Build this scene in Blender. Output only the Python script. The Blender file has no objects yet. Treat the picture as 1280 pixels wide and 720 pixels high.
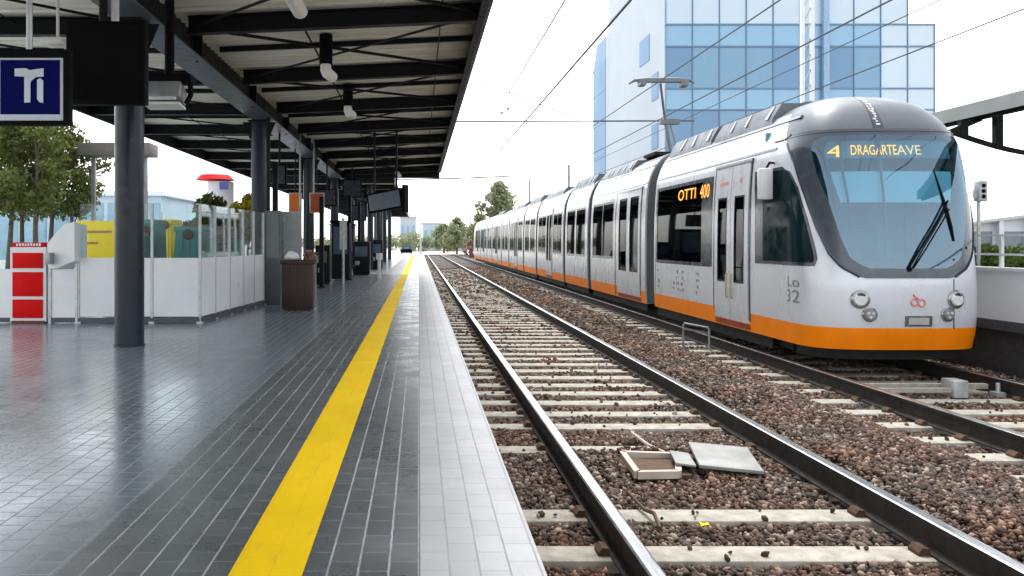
import bpy, bmesh, math, random
import numpy as np
from mathutils import Vector, Matrix, Euler

random.seed(7); rng = np.random.default_rng(7)
R = math.radians
scene = bpy.context.scene
col = scene.collection
VX, VY, F, EYE = 524.0, 304.0, 1000.0, 1.7      # photo's vanishing point, focal length in photo pixels, eye height above rail

def at(px, py, Y):
    return Vector(((px-VX)*Y/F, Y, EYE+(VY-py)*Y/F))

# ------------------------------------------------------------------ materials
def newmat(name):
    m = bpy.data.materials.new(name); m.use_nodes = True
    nt = m.node_tree; b = nt.nodes['Principled BSDF']
    return m, nt, b
def N(nt, t, **kw):
    n = nt.nodes.new(t)
    for k, v in kw.items():
        if k.startswith('_'): setattr(n, k[1:], v)
        else: n.inputs[k].default_value = v
    return n
def L(nt, a, b): nt.links.new(a, b)
MATS = {}
def mat(name, c, rough=.5, metal=0., var=.12, vs=3., bump=0., bs=40., spec=.5, rv=.08, stretch=None, coat=0.):
    if name in MATS: return MATS[name]
    m, nt, b = newmat(name)
    tc = N(nt, 'ShaderNodeTexCoord')
    src = tc.outputs['Object']
    if stretch:
        mp = N(nt, 'ShaderNodeMapping'); mp.inputs['Scale'].default_value = stretch; L(nt, src, mp.inputs[0]); src = mp.outputs[0]
    n1 = N(nt, 'ShaderNodeTexNoise', Scale=vs, Detail=6., Roughness=.62); L(nt, src, n1.inputs['Vector'])
    rp = N(nt, 'ShaderNodeMapRange'); rp.inputs[1].default_value = .3; rp.inputs[2].default_value = .7
    rp.inputs[3].default_value = 1-var; rp.inputs[4].default_value = 1+var
    L(nt, n1.outputs['Fac'], rp.inputs[0])
    mx = N(nt, 'ShaderNodeMix', _data_type='RGBA', _blend_type='MULTIPLY'); mx.inputs[0].default_value = 1
    mx.inputs[6].default_value = (*c, 1); L(nt, rp.outputs[0], mx.inputs[7]); L(nt, mx.outputs[2], b.inputs['Base Color'])
    rr = N(nt, 'ShaderNodeMapRange'); rr.inputs[1].default_value = .3; rr.inputs[2].default_value = .7
    rr.inputs[3].default_value = max(.02, rough-rv); rr.inputs[4].default_value = min(1, rough+rv)
    n2 = N(nt, 'ShaderNodeTexNoise', Scale=vs*2.3, Detail=4.); L(nt, src, n2.inputs['Vector']); L(nt, n2.outputs['Fac'], rr.inputs[0]); L(nt, rr.outputs[0], b.inputs['Roughness'])
    b.inputs['Metallic'].default_value = metal; b.inputs['Specular IOR Level'].default_value = spec
    if coat: b.inputs['Coat Weight'].default_value = coat; b.inputs['Coat Roughness'].default_value = .08
    if bump:
        n3 = N(nt, 'ShaderNodeTexNoise', Scale=bs, Detail=5.); L(nt, src, n3.inputs['Vector'])
        bp = N(nt, 'ShaderNodeBump', Strength=bump, Distance=.01); L(nt, n3.outputs['Fac'], bp.inputs['Height']); L(nt, bp.outputs[0], b.inputs['Normal'])
    MATS[name] = m
    return m
def emit(name, c, s):
    m, nt, b = newmat(name)
    b.inputs['Base Color'].default_value = (*[x*.4 for x in c], 1); b.inputs['Emission Color'].default_value = (*c, 1); b.inputs['Emission Strength'].default_value = s
    return m
def tiles(name, c1, c2, grout, bw, rh, mortar, rough, bump=.25, off=.5, var=.18, rv=.1, swap=True, spec=.5, wob=.3, line=None, ior=1.5, scuff=0.):
    m, nt, b = newmat(name)
    tc = N(nt, 'ShaderNodeTexCoord'); sp = N(nt, 'ShaderNodeSeparateXYZ'); cb = N(nt, 'ShaderNodeCombineXYZ')
    L(nt, tc.outputs['Object'], sp.inputs[0])
    L(nt, sp.outputs[1 if swap else 0], cb.inputs[0]); L(nt, sp.outputs[0 if swap else 1], cb.inputs[1])
    br = N(nt, 'ShaderNodeTexBrick', Scale=1.); br.offset = off
    br.inputs['Color1'].default_value = (*c1, 1); br.inputs['Color2'].default_value = (*c2, 1); br.inputs['Mortar'].default_value = (*grout, 1)
    br.inputs['Mortar Size'].default_value = mortar; br.inputs['Mortar Smooth'].default_value = .25; br.inputs['Bias'].default_value = 0
    br.inputs['Brick Width'].default_value = bw; br.inputs['Row Height'].default_value = rh
    L(nt, cb.outputs[0], br.inputs['Vector'])
    bcol = br.outputs['Color']
    if line:                                       # stronger joints along the platform
        dv = N(nt, 'ShaderNodeMath', _operation='DIVIDE'); dv.inputs[1].default_value = rh; L(nt, sp.outputs[0], dv.inputs[0])
        nz0 = N(nt, 'ShaderNodeTexNoise', Scale=16., Detail=2.); L(nt, tc.outputs['Object'], nz0.inputs['Vector'])
        wb = N(nt, 'ShaderNodeMath', _operation='MULTIPLY_ADD'); wb.inputs[1].default_value = .07; L(nt, nz0.outputs['Fac'], wb.inputs[0]); L(nt, dv.outputs[0], wb.inputs[2])
        sb0 = N(nt, 'ShaderNodeMath', _operation='SUBTRACT'); sb0.inputs[1].default_value = .035; L(nt, wb.outputs[0], sb0.inputs[0])
        fr_ = N(nt, 'ShaderNodeMath', _operation='FRACT'); L(nt, sb0.outputs[0], fr_.inputs[0])
        cn = N(nt, 'ShaderNodeMath', _operation='SUBTRACT'); cn.inputs[1].default_value = .5; L(nt, fr_.outputs[0], cn.inputs[0])
        ab = N(nt, 'ShaderNodeMath', _operation='ABSOLUTE'); L(nt, cn.outputs[0], ab.inputs[0])
        mk = N(nt, 'ShaderNodeMapRange'); mk.inputs[1].default_value = .455; mk.inputs[2].default_value = .475; L(nt, ab.outputs[0], mk.inputs[0])
        nzb = N(nt, 'ShaderNodeTexNoise', Scale=5., Detail=5.); L(nt, tc.outputs['Object'], nzb.inputs['Vector'])
        st = N(nt, 'ShaderNodeMapRange'); st.inputs[1].default_value = .35; st.inputs[2].default_value = .6; st.inputs[3].default_value = .35; st.inputs[4].default_value = .95; L(nt, nzb.outputs['Fac'], st.inputs[0])
        mu = N(nt, 'ShaderNodeMath', _operation='MULTIPLY'); L(nt, mk.outputs[0], mu.inputs[0]); L(nt, st.outputs[0], mu.inputs[1])
        ml = N(nt, 'ShaderNodeMix', _data_type='RGBA'); L(nt, mu.outputs[0], ml.inputs[0]); L(nt, bcol, ml.inputs[6]); ml.inputs[7].default_value = (*line, 1); bcol = ml.outputs[2]
    n1 = N(nt, 'ShaderNodeTexNoise', Scale=1.3, Detail=8., Roughness=.65); L(nt, tc.outputs['Object'], n1.inputs['Vector'])
    rp = N(nt, 'ShaderNodeMapRange'); rp.inputs[1].default_value = .3; rp.inputs[2].default_value = .7; rp.inputs[3].default_value = 1-var; rp.inputs[4].default_value = 1+var
    L(nt, n1.outputs['Fac'], rp.inputs[0])
    mx = N(nt, 'ShaderNodeMix', _data_type='RGBA', _blend_type='MULTIPLY'); mx.inputs[0].default_value = 1
    L(nt, bcol, mx.inputs[6]); L(nt, rp.outputs[0], mx.inputs[7])
    if scuff:
        sv = N(nt, 'ShaderNodeMapping'); sv.inputs['Scale'].default_value = (9, 1.6, 1); L(nt, tc.outputs['Object'], sv.inputs[0])
        sn = N(nt, 'ShaderNodeTexNoise', Scale=1.7, Detail=9., Roughness=.75); L(nt, sv.outputs[0], sn.inputs['Vector'])
        sr = N(nt, 'ShaderNodeMapRange'); sr.inputs[1].default_value = .57; sr.inputs[2].default_value = .72; sr.inputs[3].default_value = 0; sr.inputs[4].default_value = scuff; L(nt, sn.outputs['Fac'], sr.inputs[0])
        sm_ = N(nt, 'ShaderNodeMix', _data_type='RGBA'); L(nt, sr.outputs[0], sm_.inputs[0]); L(nt, mx.outputs[2], sm_.inputs[6]); sm_.inputs[7].default_value = (.16, .15, .13, 1); mx = sm_
    # scattered dirt spots
    vo = N(nt, 'ShaderNodeTexNoise', Scale=9., Detail=2.); L(nt, tc.outputs['Object'], vo.inputs['Vector'])
    vr = N(nt, 'ShaderNodeMapRange'); vr.inputs[1].default_value = .72; vr.inputs[2].default_value = .82; vr.inputs[3].default_value = 1; vr.inputs[4].default_value = .82
    L(nt, vo.outputs['Fac'], vr.inputs[0])
    m2 = N(nt, 'ShaderNodeMix', _data_type='RGBA', _blend_type='MULTIPLY'); m2.inputs[0].default_value = 1
    L(nt, mx.outputs[2], m2.inputs[6]); L(nt, vr.outputs[0], m2.inputs[7]); L(nt, m2.outputs[2], b.inputs['Base Color'])
    n2 = N(nt, 'ShaderNodeTexNoise', Scale=2.7, Detail=7., Roughness=.7); L(nt, tc.outputs['Object'], n2.inputs['Vector'])
    rr = N(nt, 'ShaderNodeMapRange'); rr.inputs[1].default_value = .3; rr.inputs[2].default_value = .7; rr.inputs[3].default_value = rough-rv; rr.inputs[4].default_value = rough+rv
    L(nt, n2.outputs['Fac'], rr.inputs[0])
    ad = N(nt, 'ShaderNodeMath', _operation='MULTIPLY_ADD'); ad.inputs[1].default_value = .35; L(nt, br.outputs['Fac'], ad.inputs[0]); L(nt, rr.outputs[0], ad.inputs[2])
    L(nt, ad.outputs[0], b.inputs['Roughness']); b.inputs['Specular IOR Level'].default_value = spec; b.inputs['IOR'].default_value = ior
    sb = N(nt, 'ShaderNodeMath', _operation='SUBTRACT'); sb.inputs[0].default_value = 1; L(nt, br.outputs['Fac'], sb.inputs[1])
    n4 = N(nt, 'ShaderNodeTexNoise', Scale=7., Detail=3.); L(nt, tc.outputs['Object'], n4.inputs['Vector'])
    ma = N(nt, 'ShaderNodeMath', _operation='MULTIPLY_ADD'); ma.inputs[1].default_value = wob; L(nt, n4.outputs['Fac'], ma.inputs[0]); L(nt, sb.outputs[0], ma.inputs[2])
    bp = N(nt, 'ShaderNodeBump', Strength=bump, Distance=.004); L(nt, ma.outputs[0], bp.inputs['Height']); L(nt, bp.outputs[0], b.inputs['Normal'])
    return m
def glassmat(name, tint, refl=(1, 1, 1), rough=.02, f0=.06, fmax=.6):
    m, nt, b = newmat(name); nt.nodes.remove(b)
    out = nt.nodes['Material Output']
    tr = N(nt, 'ShaderNodeBsdfTransparent'); tr.inputs[0].default_value = (*tint, 1)
    gl = N(nt, 'ShaderNodeBsdfGlossy', Roughness=rough); gl.inputs[0].default_value = (*refl, 1)
    lw = N(nt, 'ShaderNodeFresnel', IOR=1.5)
    mr = N(nt, 'ShaderNodeMapRange'); mr.inputs[1].default_value = .04; mr.inputs[2].default_value = 1; mr.inputs[3].default_value = f0; mr.inputs[4].default_value = fmax
    L(nt, lw.outputs[0], mr.inputs[0])
    mx = N(nt, 'ShaderNodeMixShader'); L(nt, mr.outputs[0], mx.inputs[0]); L(nt, tr.outputs[0], mx.inputs[1]); L(nt, gl.outputs[0], mx.inputs[2]); L(nt, mx.outputs[0], out.inputs[0])
    return m

# ------------------------------------------------------------------ mesh builder
class MB:
    def __init__(s): s.v = []; s.f = []; s.mi = []; s.sm = []
    def add(s, vs, fs, mi=0, smooth=False):
        o = len(s.v); s.v += [tuple(p) for p in vs]
        for f in fs: s.f.append(tuple(i+o for i in f)); s.mi.append(mi); s.sm.append(smooth)
        return s
    def box(s, x0, x1, y0, y1, z0, z1, mi=0, bev=0.):
        if bev <= 0:
            v = [(x, y, z) for z in (z0, z1) for y in (y0, y1) for x in (x0, x1)]
            return s.add(v, [(0, 2, 3, 1), (4, 5, 7, 6), (0, 1, 5, 4), (2, 6, 7, 3), (0, 4, 6, 2), (1, 3, 7, 5)], mi)
        bm = bmesh.new(); bmesh.ops.create_cube(bm, size=1)
        for q in bm.verts: q.co = Vector(((x0+x1)/2+q.co.x*(x1-x0), (y0+y1)/2+q.co.y*(y1-y0), (z0+z1)/2+q.co.z*(z1-z0)))
        bmesh.ops.bevel(bm, geom=bm.edges[:], offset=bev, segments=2, affect='EDGES', profile=.5)
        return s.bm(bm, mi)
    def bm(s, bm, mi=0, smooth=False, mtx=None):
        bm.verts.index_update()
        s.add([(mtx @ q.co) if mtx else q.co.copy() for q in bm.verts], [[q.index for q in f.verts] for f in bm.faces], mi, smooth); bm.free(); return s
    def obox(s, c, size, rot, mi=0, bev=0.):      # oriented box
        bm = bmesh.new(); bmesh.ops.create_cube(bm, size=1)
        for q in bm.verts: q.co = Vector((q.co.x*size[0], q.co.y*size[1], q.co.z*size[2]))
        if bev: bmesh.ops.bevel(bm, geom=bm.edges[:], offset=bev, segments=2, affect='EDGES', profile=.5)
        return s.bm(bm, mi, False, Matrix.Translation(c) @ Euler(rot).to_matrix().to_4x4())
    def tube(s, pts, r, n=8, mi=0, cap=True, smooth=True):
        pts = [Vector(p) for p in pts]; k = len(pts); rs = r if isinstance(r, (list, tuple)) else [r]*k
        vs = []; up = None
        for i, p in enumerate(pts):
            d = (pts[min(i+1, k-1)]-pts[max(i-1, 0)]).normalized()
            if up is None: up = Vector((0, 0, 1)) if abs(d.z) < .9 else Vector((1, 0, 0))
            a = d.cross(up).normalized(); b2 = a.cross(d).normalized(); up = b2
            for j in range(n):
                t = 2*math.pi*j/n; vs.append(p+(a*math.cos(t)+b2*math.sin(t))*rs[i])
        fs = [(i*n+j, i*n+(j+1) % n, (i+1)*n+(j+1) % n, (i+1)*n+j) for i in range(k-1) for j in range(n)]
        s.add(vs, fs, mi, smooth)
        if cap:
            o = len(s.v)-len(vs)
            s.f.append(tuple(o+j for j in range(n))[::-1]); s.mi.append(mi); s.sm.append(False)
            s.f.append(tuple(o+(k-1)*n+j for j in range(n))); s.mi.append(mi); s.sm.append(False)
        return s
    def bar(s, a, b, w, h, mi=0):                 # rectangular bar between two points, w horizontal, h vertical
        a = Vector(a); b = Vector(b); d = (b-a).normalized()
        up = Vector((0, 0, 1)) if abs(d.z) < .95 else Vector((0, 1, 0))
        x = d.cross(up).normalized(); z = x.cross(d).normalized()
        v = [p+x*sx*w/2+z*sz*h/2 for p in (a, b) for sz in (-1, 1) for sx in (-1, 1)]
        return s.add(v, [(0, 2, 3, 1), (4, 5, 7, 6), (0, 1, 5, 4), (2, 6, 7, 3), (0, 4, 6, 2), (1, 3, 7, 5)], mi)
    def ibeam(s, a, b, w, h, t, mi=0):
        a = Vector(a); b = Vector(b); up = Vector((0, 0, 1))
        s.bar(a+up*(h/2-t/2), b+up*(h/2-t/2), w, t, mi); s.bar(a-up*(h/2-t/2), b-up*(h/2-t/2), w, t, mi)
        return s.bar(a, b, t, h-2*t, mi)
    def prism(s, poly, axis, c0, c1, mi=0):       # polygon (2-D) extruded along axis 0/1/2
        def p3(u, v, c): return [(c, u, v), (u, c, v), (u, v, c)][axis]
        n = len(poly); v = [p3(*p, c0) for p in poly]+[p3(*p, c1) for p in poly]
        return s.add(v, [tuple(range(n))[::-1], tuple(range(n, 2*n))]+[(i, (i+1) % n, n+(i+1) % n, n+i) for i in range(n)], mi)
    def grid(s, rows, mi=0, smooth=True, closed=False):
        h = len(rows); w = len(rows[0])
        return s.add([p for r in rows for p in r], [(i*w+j, i*w+j+1, (i+1)*w+j+1, (i+1)*w+j) for i in range(h-1) for j in range(w-1)], mi, smooth)
    def disc(s, c, nrm, r, depth, n=24, mi=0, dome=0.):
        c = Vector(c); nrm = Vector(nrm).normalized()
        return s.tube([c-nrm*depth, c, c+nrm*max(dome, .0005)], [r, r, r*.86], n, mi)
    def build(s, name, mats, parent=None, origin=None):
        me = bpy.data.meshes.new(name)
        off = Vector(origin) if origin is not None else (parent.get('_o') if parent else None)
        o3 = Vector(off) if off is not None else Vector((0, 0, 0))
        me.from_pydata([tuple(Vector(p)-o3) for p in s.v], [], s.f)
        if not isinstance(mats, (list, tuple)): mats = [mats]
        for m in mats: me.materials.append(m)
        me.polygons.foreach_set('material_index', s.mi); me.polygons.foreach_set('use_smooth', s.sm)
        bm = bmesh.new(); bm.from_mesh(me); bmesh.ops.recalc_face_normals(bm, faces=bm.faces[:]); bm.to_mesh(me); bm.free()
        me.set_sharp_from_angle(angle=R(38))
        o = bpy.data.objects.new(name, me); col.objects.link(o)
        if parent: o.parent = parent; o['_o'] = list(o3)
        elif origin is not None: o.location = o3; o['_o'] = list(o3)
        else: o['_o'] = [0, 0, 0]
        return o
def tag(o, label, cat, group=None, kind=None):
    if label: o['label'] = label
    if cat: o['category'] = cat
    if group: o['group'] = group
    if kind: o['kind'] = kind
    return o
def thing(name, label, cat, loc, group=None):
    o = bpy.data.objects.new(name, None); col.objects.link(o); o.location = loc; o['_o'] = list(loc); o.empty_display_size = .2
    return tag(o, label, cat, group)
def struct(o): o['kind'] = 'structure'; return o
def dup(o, loc=None, label=None, parent=None):
    c = o.copy(); col.objects.link(c)
    if parent: c.parent = parent
    if loc is not None: c.location = loc
    if label: c['label'] = label
    for ch in [x for x in o.children]: dup(ch, None, None, c)
    return c
def textmesh(body, size=1., extrude=0., align='CENTER'):
    cu = bpy.data.curves.new('t', 'FONT'); cu.body = body; cu.size = size; cu.align_x = align; cu.align_y = 'CENTER'; cu.extrude = extrude; cu.resolution_u = 3
    ob = bpy.data.objects.new('t', cu); col.objects.link(ob)
    bpy.context.view_layer.update()
    me = bpy.data.meshes.new_from_object(ob.evaluated_get(bpy.context.evaluated_depsgraph_get()))
    vs = [q.co.copy() for q in me.vertices]; fs = [tuple(p.vertices) for p in me.polygons]
    bpy.data.objects.remove(ob); bpy.data.curves.remove(cu); bpy.data.meshes.remove(me)
    return vs, fs

# ------------------------------------------------------------------ palette
m_tile = tiles('paving_dark', (.096, .108, .115), (.120, .132, .139), (.148, .16, .165), .21, .132, .005, .30, .25, line=(.40, .41, .41), ior=1.8, scuff=.35)
m_floor = tiles('floor_polished', (.140, .180, .205), (.165, .205, .225), (.21, .24, .25), .132, .132, .005, .20, .11, off=.5, rv=.06, spec=.5, wob=1.2, line=(.23, .25, .26), ior=3.0)
m_coping = tiles('coping_pale', (.47, .475, .475), (.53, .53, .525), (.42, .42, .42), .21, .132, .005, .5, .2, var=.1, line=(.36, .36, .36), scuff=.28)
m_yellow = tiles('yellow_tactile', (.95, .60, .0005), (.95, .62, .0005), (.86, .55, .01), .6, .16, .003, .62, .12, var=.10, spec=.12, scuff=.30)
m_conc = mat('concrete', (.42, .41, .39), .8, var=.2, vs=4, bump=.3, bs=60)
m_sleeper = mat('sleeper_concrete', (.39, .365, .305), .85, var=.34, vs=7, bump=.5, bs=90)
m_steel = mat('rail_top', (.50, .50, .49), .22, .9, var=.15, vs=9, stretch=(6, .3, 1))
m_railside = mat('rail_rust', (.020, .016, .012), .7, .1, var=.45, vs=6, bump=.4, bs=50)
m_rust = mat('rust_clip', (.10, .055, .03), .8, .2, var=.4, vs=12)
m_dark = mat('canopy_steel', (.004, .005, .0065), .55, .0, var=.25, vs=2, bump=.1, spec=.22)
m_col = mat('column_paint', (.008, .015, .025), .34, .0, var=.18, vs=3, spec=.35)
m_beamlt = mat('beam_flange', (.085, .10, .12), .45, .2, var=.25, vs=3)
m_sheet = mat('roof_sheet', (.76, .725, .62), .55, .1, var=.16, vs=1.4, stretch=(.3, 4, 1))
m_black = mat('black_plastic', (.0015, .0015, .002), .7, var=.2, spec=.12)
m_white = mat('white_paint', (.74, .75, .76), .45, var=.06, vs=2)
m_whitep = mat('white_panel', (.74, .76, .77), .35, var=.07, vs=1.3, spec=.5)
m_grey = mat('grey_metal', (.30, .31, .32), .4, .4, var=.15)
m_lgrey = mat('galvanised', (.50, .51, .51), .45, .5, var=.18, vs=8)
m_red = mat('red_panel', (.62, .004, .004), .6, var=.08, spec=.12)
m_teal = mat('teal_plastic', (.012, .20, .20), .6, var=.15, spec=.2)
m_yplast = mat('yellow_plastic', (.90, .66, .004), .6, var=.06, spec=.15)
m_brown = mat('brown_wood', (.030, .009, .006), .5, var=.3, vs=5, stretch=(6, 6, .6))
m_blue = mat('sign_blue', (.001, .003, .085), .7, var=.06, spec=.08)
m_signw = mat('sign_white', (.62, .68, .74), .5, var=.08)
m_orange = mat('orange_panel', (.80, .20, .02), .5, var=.12)
m_bark = mat('bark', (.10, .08, .06), .9, var=.35, vs=14, bump=.6)
m_body = mat('tram_white', (.66, .685, .715), .30, .15, var=.025, vs=1.6, coat=.3, stretch=(1, 1, .4))
m_torange = mat('tram_orange', (.98, .245, .0), .42, var=.08, vs=4, spec=.25, stretch=(1, 1, .4))
m_tdark = mat('tram_grey', (.105, .122, .138), .42, .2, var=.10, vs=2, coat=.08)
m_frit = mat('tram_frit', (.028, .036, .046), .2, .0, var=.1, coat=.3)
m_bell = mat('bellows', (.10, .105, .112), .8, var=.2, spec=.2)
m_under = mat('underframe', (.012, .011, .010), .85, var=.3)
m_rubber = mat('rubber', (.02, .02, .022), .6)
m_seat = mat('seat_fabric', (.03, .08, .16), .8, var=.2)
m_pole = mat('pole_steel', (.62, .62, .60), .3, .6)
m_inner = mat('tram_interior', (.50, .53, .54), .6, var=.06)
m_cabin = mat('cab_interior', (.11, .27, .33), .6, var=.1)
m_dash = mat('dashboard', (.03, .06, .07), .5)
m_blind = mat('sun_blind', (.50, .68, .74), .7, var=.04)
m_cabglass = mat('cab_side_glass', (.006, .020, .023), .08, .0, var=.3, vs=2, spec=.25)
m_led = emit('led_amber', (1., .40, .05), .55)
m_ledf = emit('led_front', (1., .34, .015), 1.0)
m_ledpale = emit('led_pale', (1., .55, .20), .55)
m_mark = mat('grey_marking', (.22, .20, .19), .6, var=.3)
m_pink = mat('pink_logo', (.72, .22, .20), .5)
m_lens = mat('lamp_lens', (.80, .82, .82), .12, .2, var=.1, vs=20, coat=.6)
m_chrome = mat('lamp_bezel', (.33, .33, .33), .25, .8)
m_plate = mat('plate_grey', (.42, .42, .40), .5, var=.15)
m_lampw = mat('lamp_white', (.75, .74, .68), .5)
m_bglass = mat('facade_glass', (.070, .205, .36), .10, .0, var=.16, vs=.09, spec=.9)
m_bglass3 = mat('facade_glass_light', (.115, .275, .42), .12, var=.22, vs=.09, spec=.9)
m_bglass2 = mat('facade_spandrel', (.21, .40, .57), .15, .0, var=.12, vs=.09, spec=.8)
m_bskywash = mat('facade_sky_wash', (.52, .62, .70), .2, var=.06, vs=.1, spec=.5)  # bright sky reflection put into the glass colour
m_bstrip = mat('facade_strip', (.23, .36, .52), .6, var=.06, vs=.1, spec=.1)
m_mull = mat('mullion', (.11, .20, .30), .4, .3)
m_bwhite = mat('facade_white', (.47, .53, .58), .7, var=.03, vs=.3)
m_glass_f = glassmat('fence_glass', (.94, .985, .98), f0=.02)
m_wind = glassmat('windscreen_glass', (.46, .74, .83), (.62, .84, 1.), f0=.17)
m_wing = glassmat('window_glass', (.26, .32, .33), f0=.04, fmax=.35)
m_display = mat('display_blue', (.045, .08, .13), .35, var=.25, vs=4)
m_hedge = None

def leafmat(name, dark, mid, light):
    m, nt, b = newmat(name)
    at_ = N(nt, 'ShaderNodeAttribute', _attribute_name='tone')
    r = N(nt, 'ShaderNodeValToRGB'); e = r.color_ramp.elements
    e[0].color = (*dark, 1); e[1].color = (*light, 1); q = e.new(.5); q.color = (*mid, 1)
    L(nt, at_.outputs['Fac'], r.inputs[0]); L(nt, r.outputs[0], b.inputs['Base Color']); b.inputs['Roughness'].default_value = .6
    b.inputs['Specular IOR Level'].default_value = .25
    tl = N(nt, 'ShaderNodeBsdfTranslucent'); L(nt, r.outputs[0], tl.inputs[0]); ms = N(nt, 'ShaderNodeMixShader'); ms.inputs[0].default_value = .45
    L(nt, b.outputs[0], ms.inputs[1]); L(nt, tl.outputs[0], ms.inputs[2]); L(nt, ms.outputs[0], nt.nodes['Material Output'].inputs[0])
    return m
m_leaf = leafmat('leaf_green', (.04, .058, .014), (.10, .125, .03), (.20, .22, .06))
m_leafp = leafmat('leaf_pale', (.17, .21, .11), (.26, .30, .17), (.36, .39, .24))  # greens lightened so the far trees carry a painted haze
m_leafh = leafmat('leaf_hedge', (.06, .10, .02), (.11, .17, .03), (.17, .24, .05))
m_flower = leafmat('leaf_yellow', (.12, .15, .02), (.45, .38, .03), (.70, .58, .04))
m_leafr = leafmat('leaf_russet', (.24, .14, .11), (.40, .26, .21), (.50, .36, .30))

def npmesh(name, verts, faces, mats, parent=None, tone=None, k=None):
    """verts (n,3) faces (m,k) numpy"""
    me = bpy.data.meshes.new(name); k = faces.shape[1]
    me.vertices.add(len(verts)); me.vertices.foreach_set('co', np.ascontiguousarray(verts, np.float32).ravel())
    me.loops.add(faces.size); me.loops.foreach_set('vertex_index', np.ascontiguousarray(faces, np.int32).ravel())
    me.polygons.add(len(faces)); me.polygons.foreach_set('loop_start', np.arange(0, faces.size, k, dtype=np.int32))
    if tone is not None:
        a = me.attributes.new('tone', 'FLOAT', 'POINT'); a.data.foreach_set('value', np.ascontiguousarray(tone, np.float32))
    me.update(calc_edges=True); me.materials.append(mats)
    o = bpy.data.objects.new(name, me); col.objects.link(o)
    if parent: o.parent = parent; o['_o'] = list(parent['_o'])
    return o
def leaves(clumps, per, size, seed=0):
    """clumps: list of (centre, radius); leaf quads spread in each clump's volume"""
    g = np.random.default_rng(seed); V = []; T = []
    for c, r in clumps:
        n = int(per*(r**1.6)); d = g.normal(size=(n, 3)); d /= np.linalg.norm(d, axis=1)[:, None]
        p = np.array(c)+d*(r*g.random((n, 1))**.45)*np.array([1, 1, .8])
        u = g.normal(size=(n, 3)); u /= np.linalg.norm(u, axis=1)[:, None]
        w = np.cross(u, g.normal(size=(n, 3))); w /= np.linalg.norm(w, axis=1)[:, None]
        s = size*(.6+.8*g.random((n, 1)))
        q = np.stack([p-u*s, p+w*s*.55, p+u*s, p-w*s*.55], 1)
        V.append(q.reshape(-1, 3)); base = g.random()*.5
        T.append(np.repeat(np.clip(base+g.random(n)*.5, 0, 1), 4))
    V = np.concatenate(V); T = np.concatenate(T)
    return V, np.arange(len(V)).reshape(-1, 4), T
def tree(name, label, cat, loc, h, cr, trunk_h, seed, leaf, lsize=.12, per=260, group=None, trunk_r=.11, lean=.1, nclump=26, tall=1.):
    g = random.Random(seed); loc = Vector(loc)
    root = thing(name, label, cat, loc, group)
    tb = MB(); top = loc+Vector((g.uniform(-lean, lean), g.uniform(-lean, lean), h*.86))
    mid = loc.lerp(top, .5)+Vector((g.uniform(-.1, .1), g.uniform(-.1, .1), 0))
    tb.tube([loc-Vector((0, 0, .1)), loc.lerp(mid, .5), mid, mid.lerp(top, .6), top], [trunk_r*1.25, trunk_r, trunk_r*.75, trunk_r*.45, trunk_r*.15], 9)
    clumps = []
    for i in range(nclump):
        f = (i+.5)/nclump; zz = trunk_h+(h-trunk_h)*f
        wr = cr*(math.sin(math.pi*min(1, .12+f*.9))**.7)*(1-.25*f)
        an = i*2.4+g.uniform(-.5, .5); rr = wr*g.uniform(.25, .95)
        c = Vector((loc.x+math.cos(an)*rr, loc.y+math.sin(an)*rr, loc.z+zz*tall))
        s = cr*g.uniform(.22, .42)
        clumps.append((c, s))
        if i % 2 == 0:
            st = loc.lerp(top, max(.2, min(.95, (zz*.8)/(h*.86))))
            tb.tube([st, st.lerp(c, .55)+Vector((0, 0, .12*cr)), c], [trunk_r*.35, trunk_r*.22, trunk_r*.08], 5)
    tb.build('trunk', m_bark, root)
    V, Fc, T = leaves(clumps, per, lsize, seed)
    npmesh('crown', V-np.array(loc), Fc, leaf, root, T)
    return root

# ================================================================== SETTING: ground
def bz(x, y):
    """ballast surface height"""
    x = np.asarray(x, float); y = np.asarray(y, float)
    z = np.full(np.broadcast(x, y).shape, -.225)
    z = z+.10*np.clip((x-3.28)/.3, 0, 1)*np.clip((4.9-x)/.5, 0, 1)          # heap between the two tracks
    z = z+.06*np.exp(-((y-7.0)/.62)**2)*np.clip((3.2-x)/.2, 0, 1)*np.clip((x-.9)/.5, 0, 1)  # shovelled-up patch hiding some sleepers
    z = z+.012*np.sin(x*5.1+y*1.3)+.010*np.sin(y*4.3-x*2.2)
    return z
def ballast_material():
    m, nt, b = newmat('ballast_fines')
    tc = N(nt, 'ShaderNodeTexCoord')
    vo = N(nt, 'ShaderNodeTexVoronoi', Scale=18.); L(nt, tc.outputs['Object'], vo.inputs['Vector'])
    sp = N(nt, 'ShaderNodeSeparateColor'); L(nt, vo.outputs['Color'], sp.inputs[0])
    r = N(nt, 'ShaderNodeValToRGB'); e = r.color_ramp.elements
    e[0].color = (.018, .013, .011, 1); e[1].color = (.17, .13, .11, 1); q = e.new(.5); q.color = (.062, .043, .035, 1)
    L(nt, sp.outputs[0], r.inputs[0]); L(nt, r.outputs[0], b.inputs['Base Color']); b.inputs['Roughness'].default_value = .9
    bp = N(nt, 'ShaderNodeBump', Strength=.9, Distance=.03); L(nt, vo.outputs['Distance'], bp.inputs['Height']); bp.invert = True; L(nt, bp.outputs[0], b.inputs['Normal'])
    return m
m_fines = ballast_material()
m_far = mat('far_ground', (.42, .39, .36), .9, var=.15, vs=.2)
# wide ground sheet to the horizon
g = MB()
S_ = 900
g.add([(-S_, -60, -.34), (S_, -60, -.34), (S_, 1500, -.34), (-S_, 1500, -.34)], [(0, 1, 2, 3)])
struct(g.build('ground', m_far))
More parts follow.
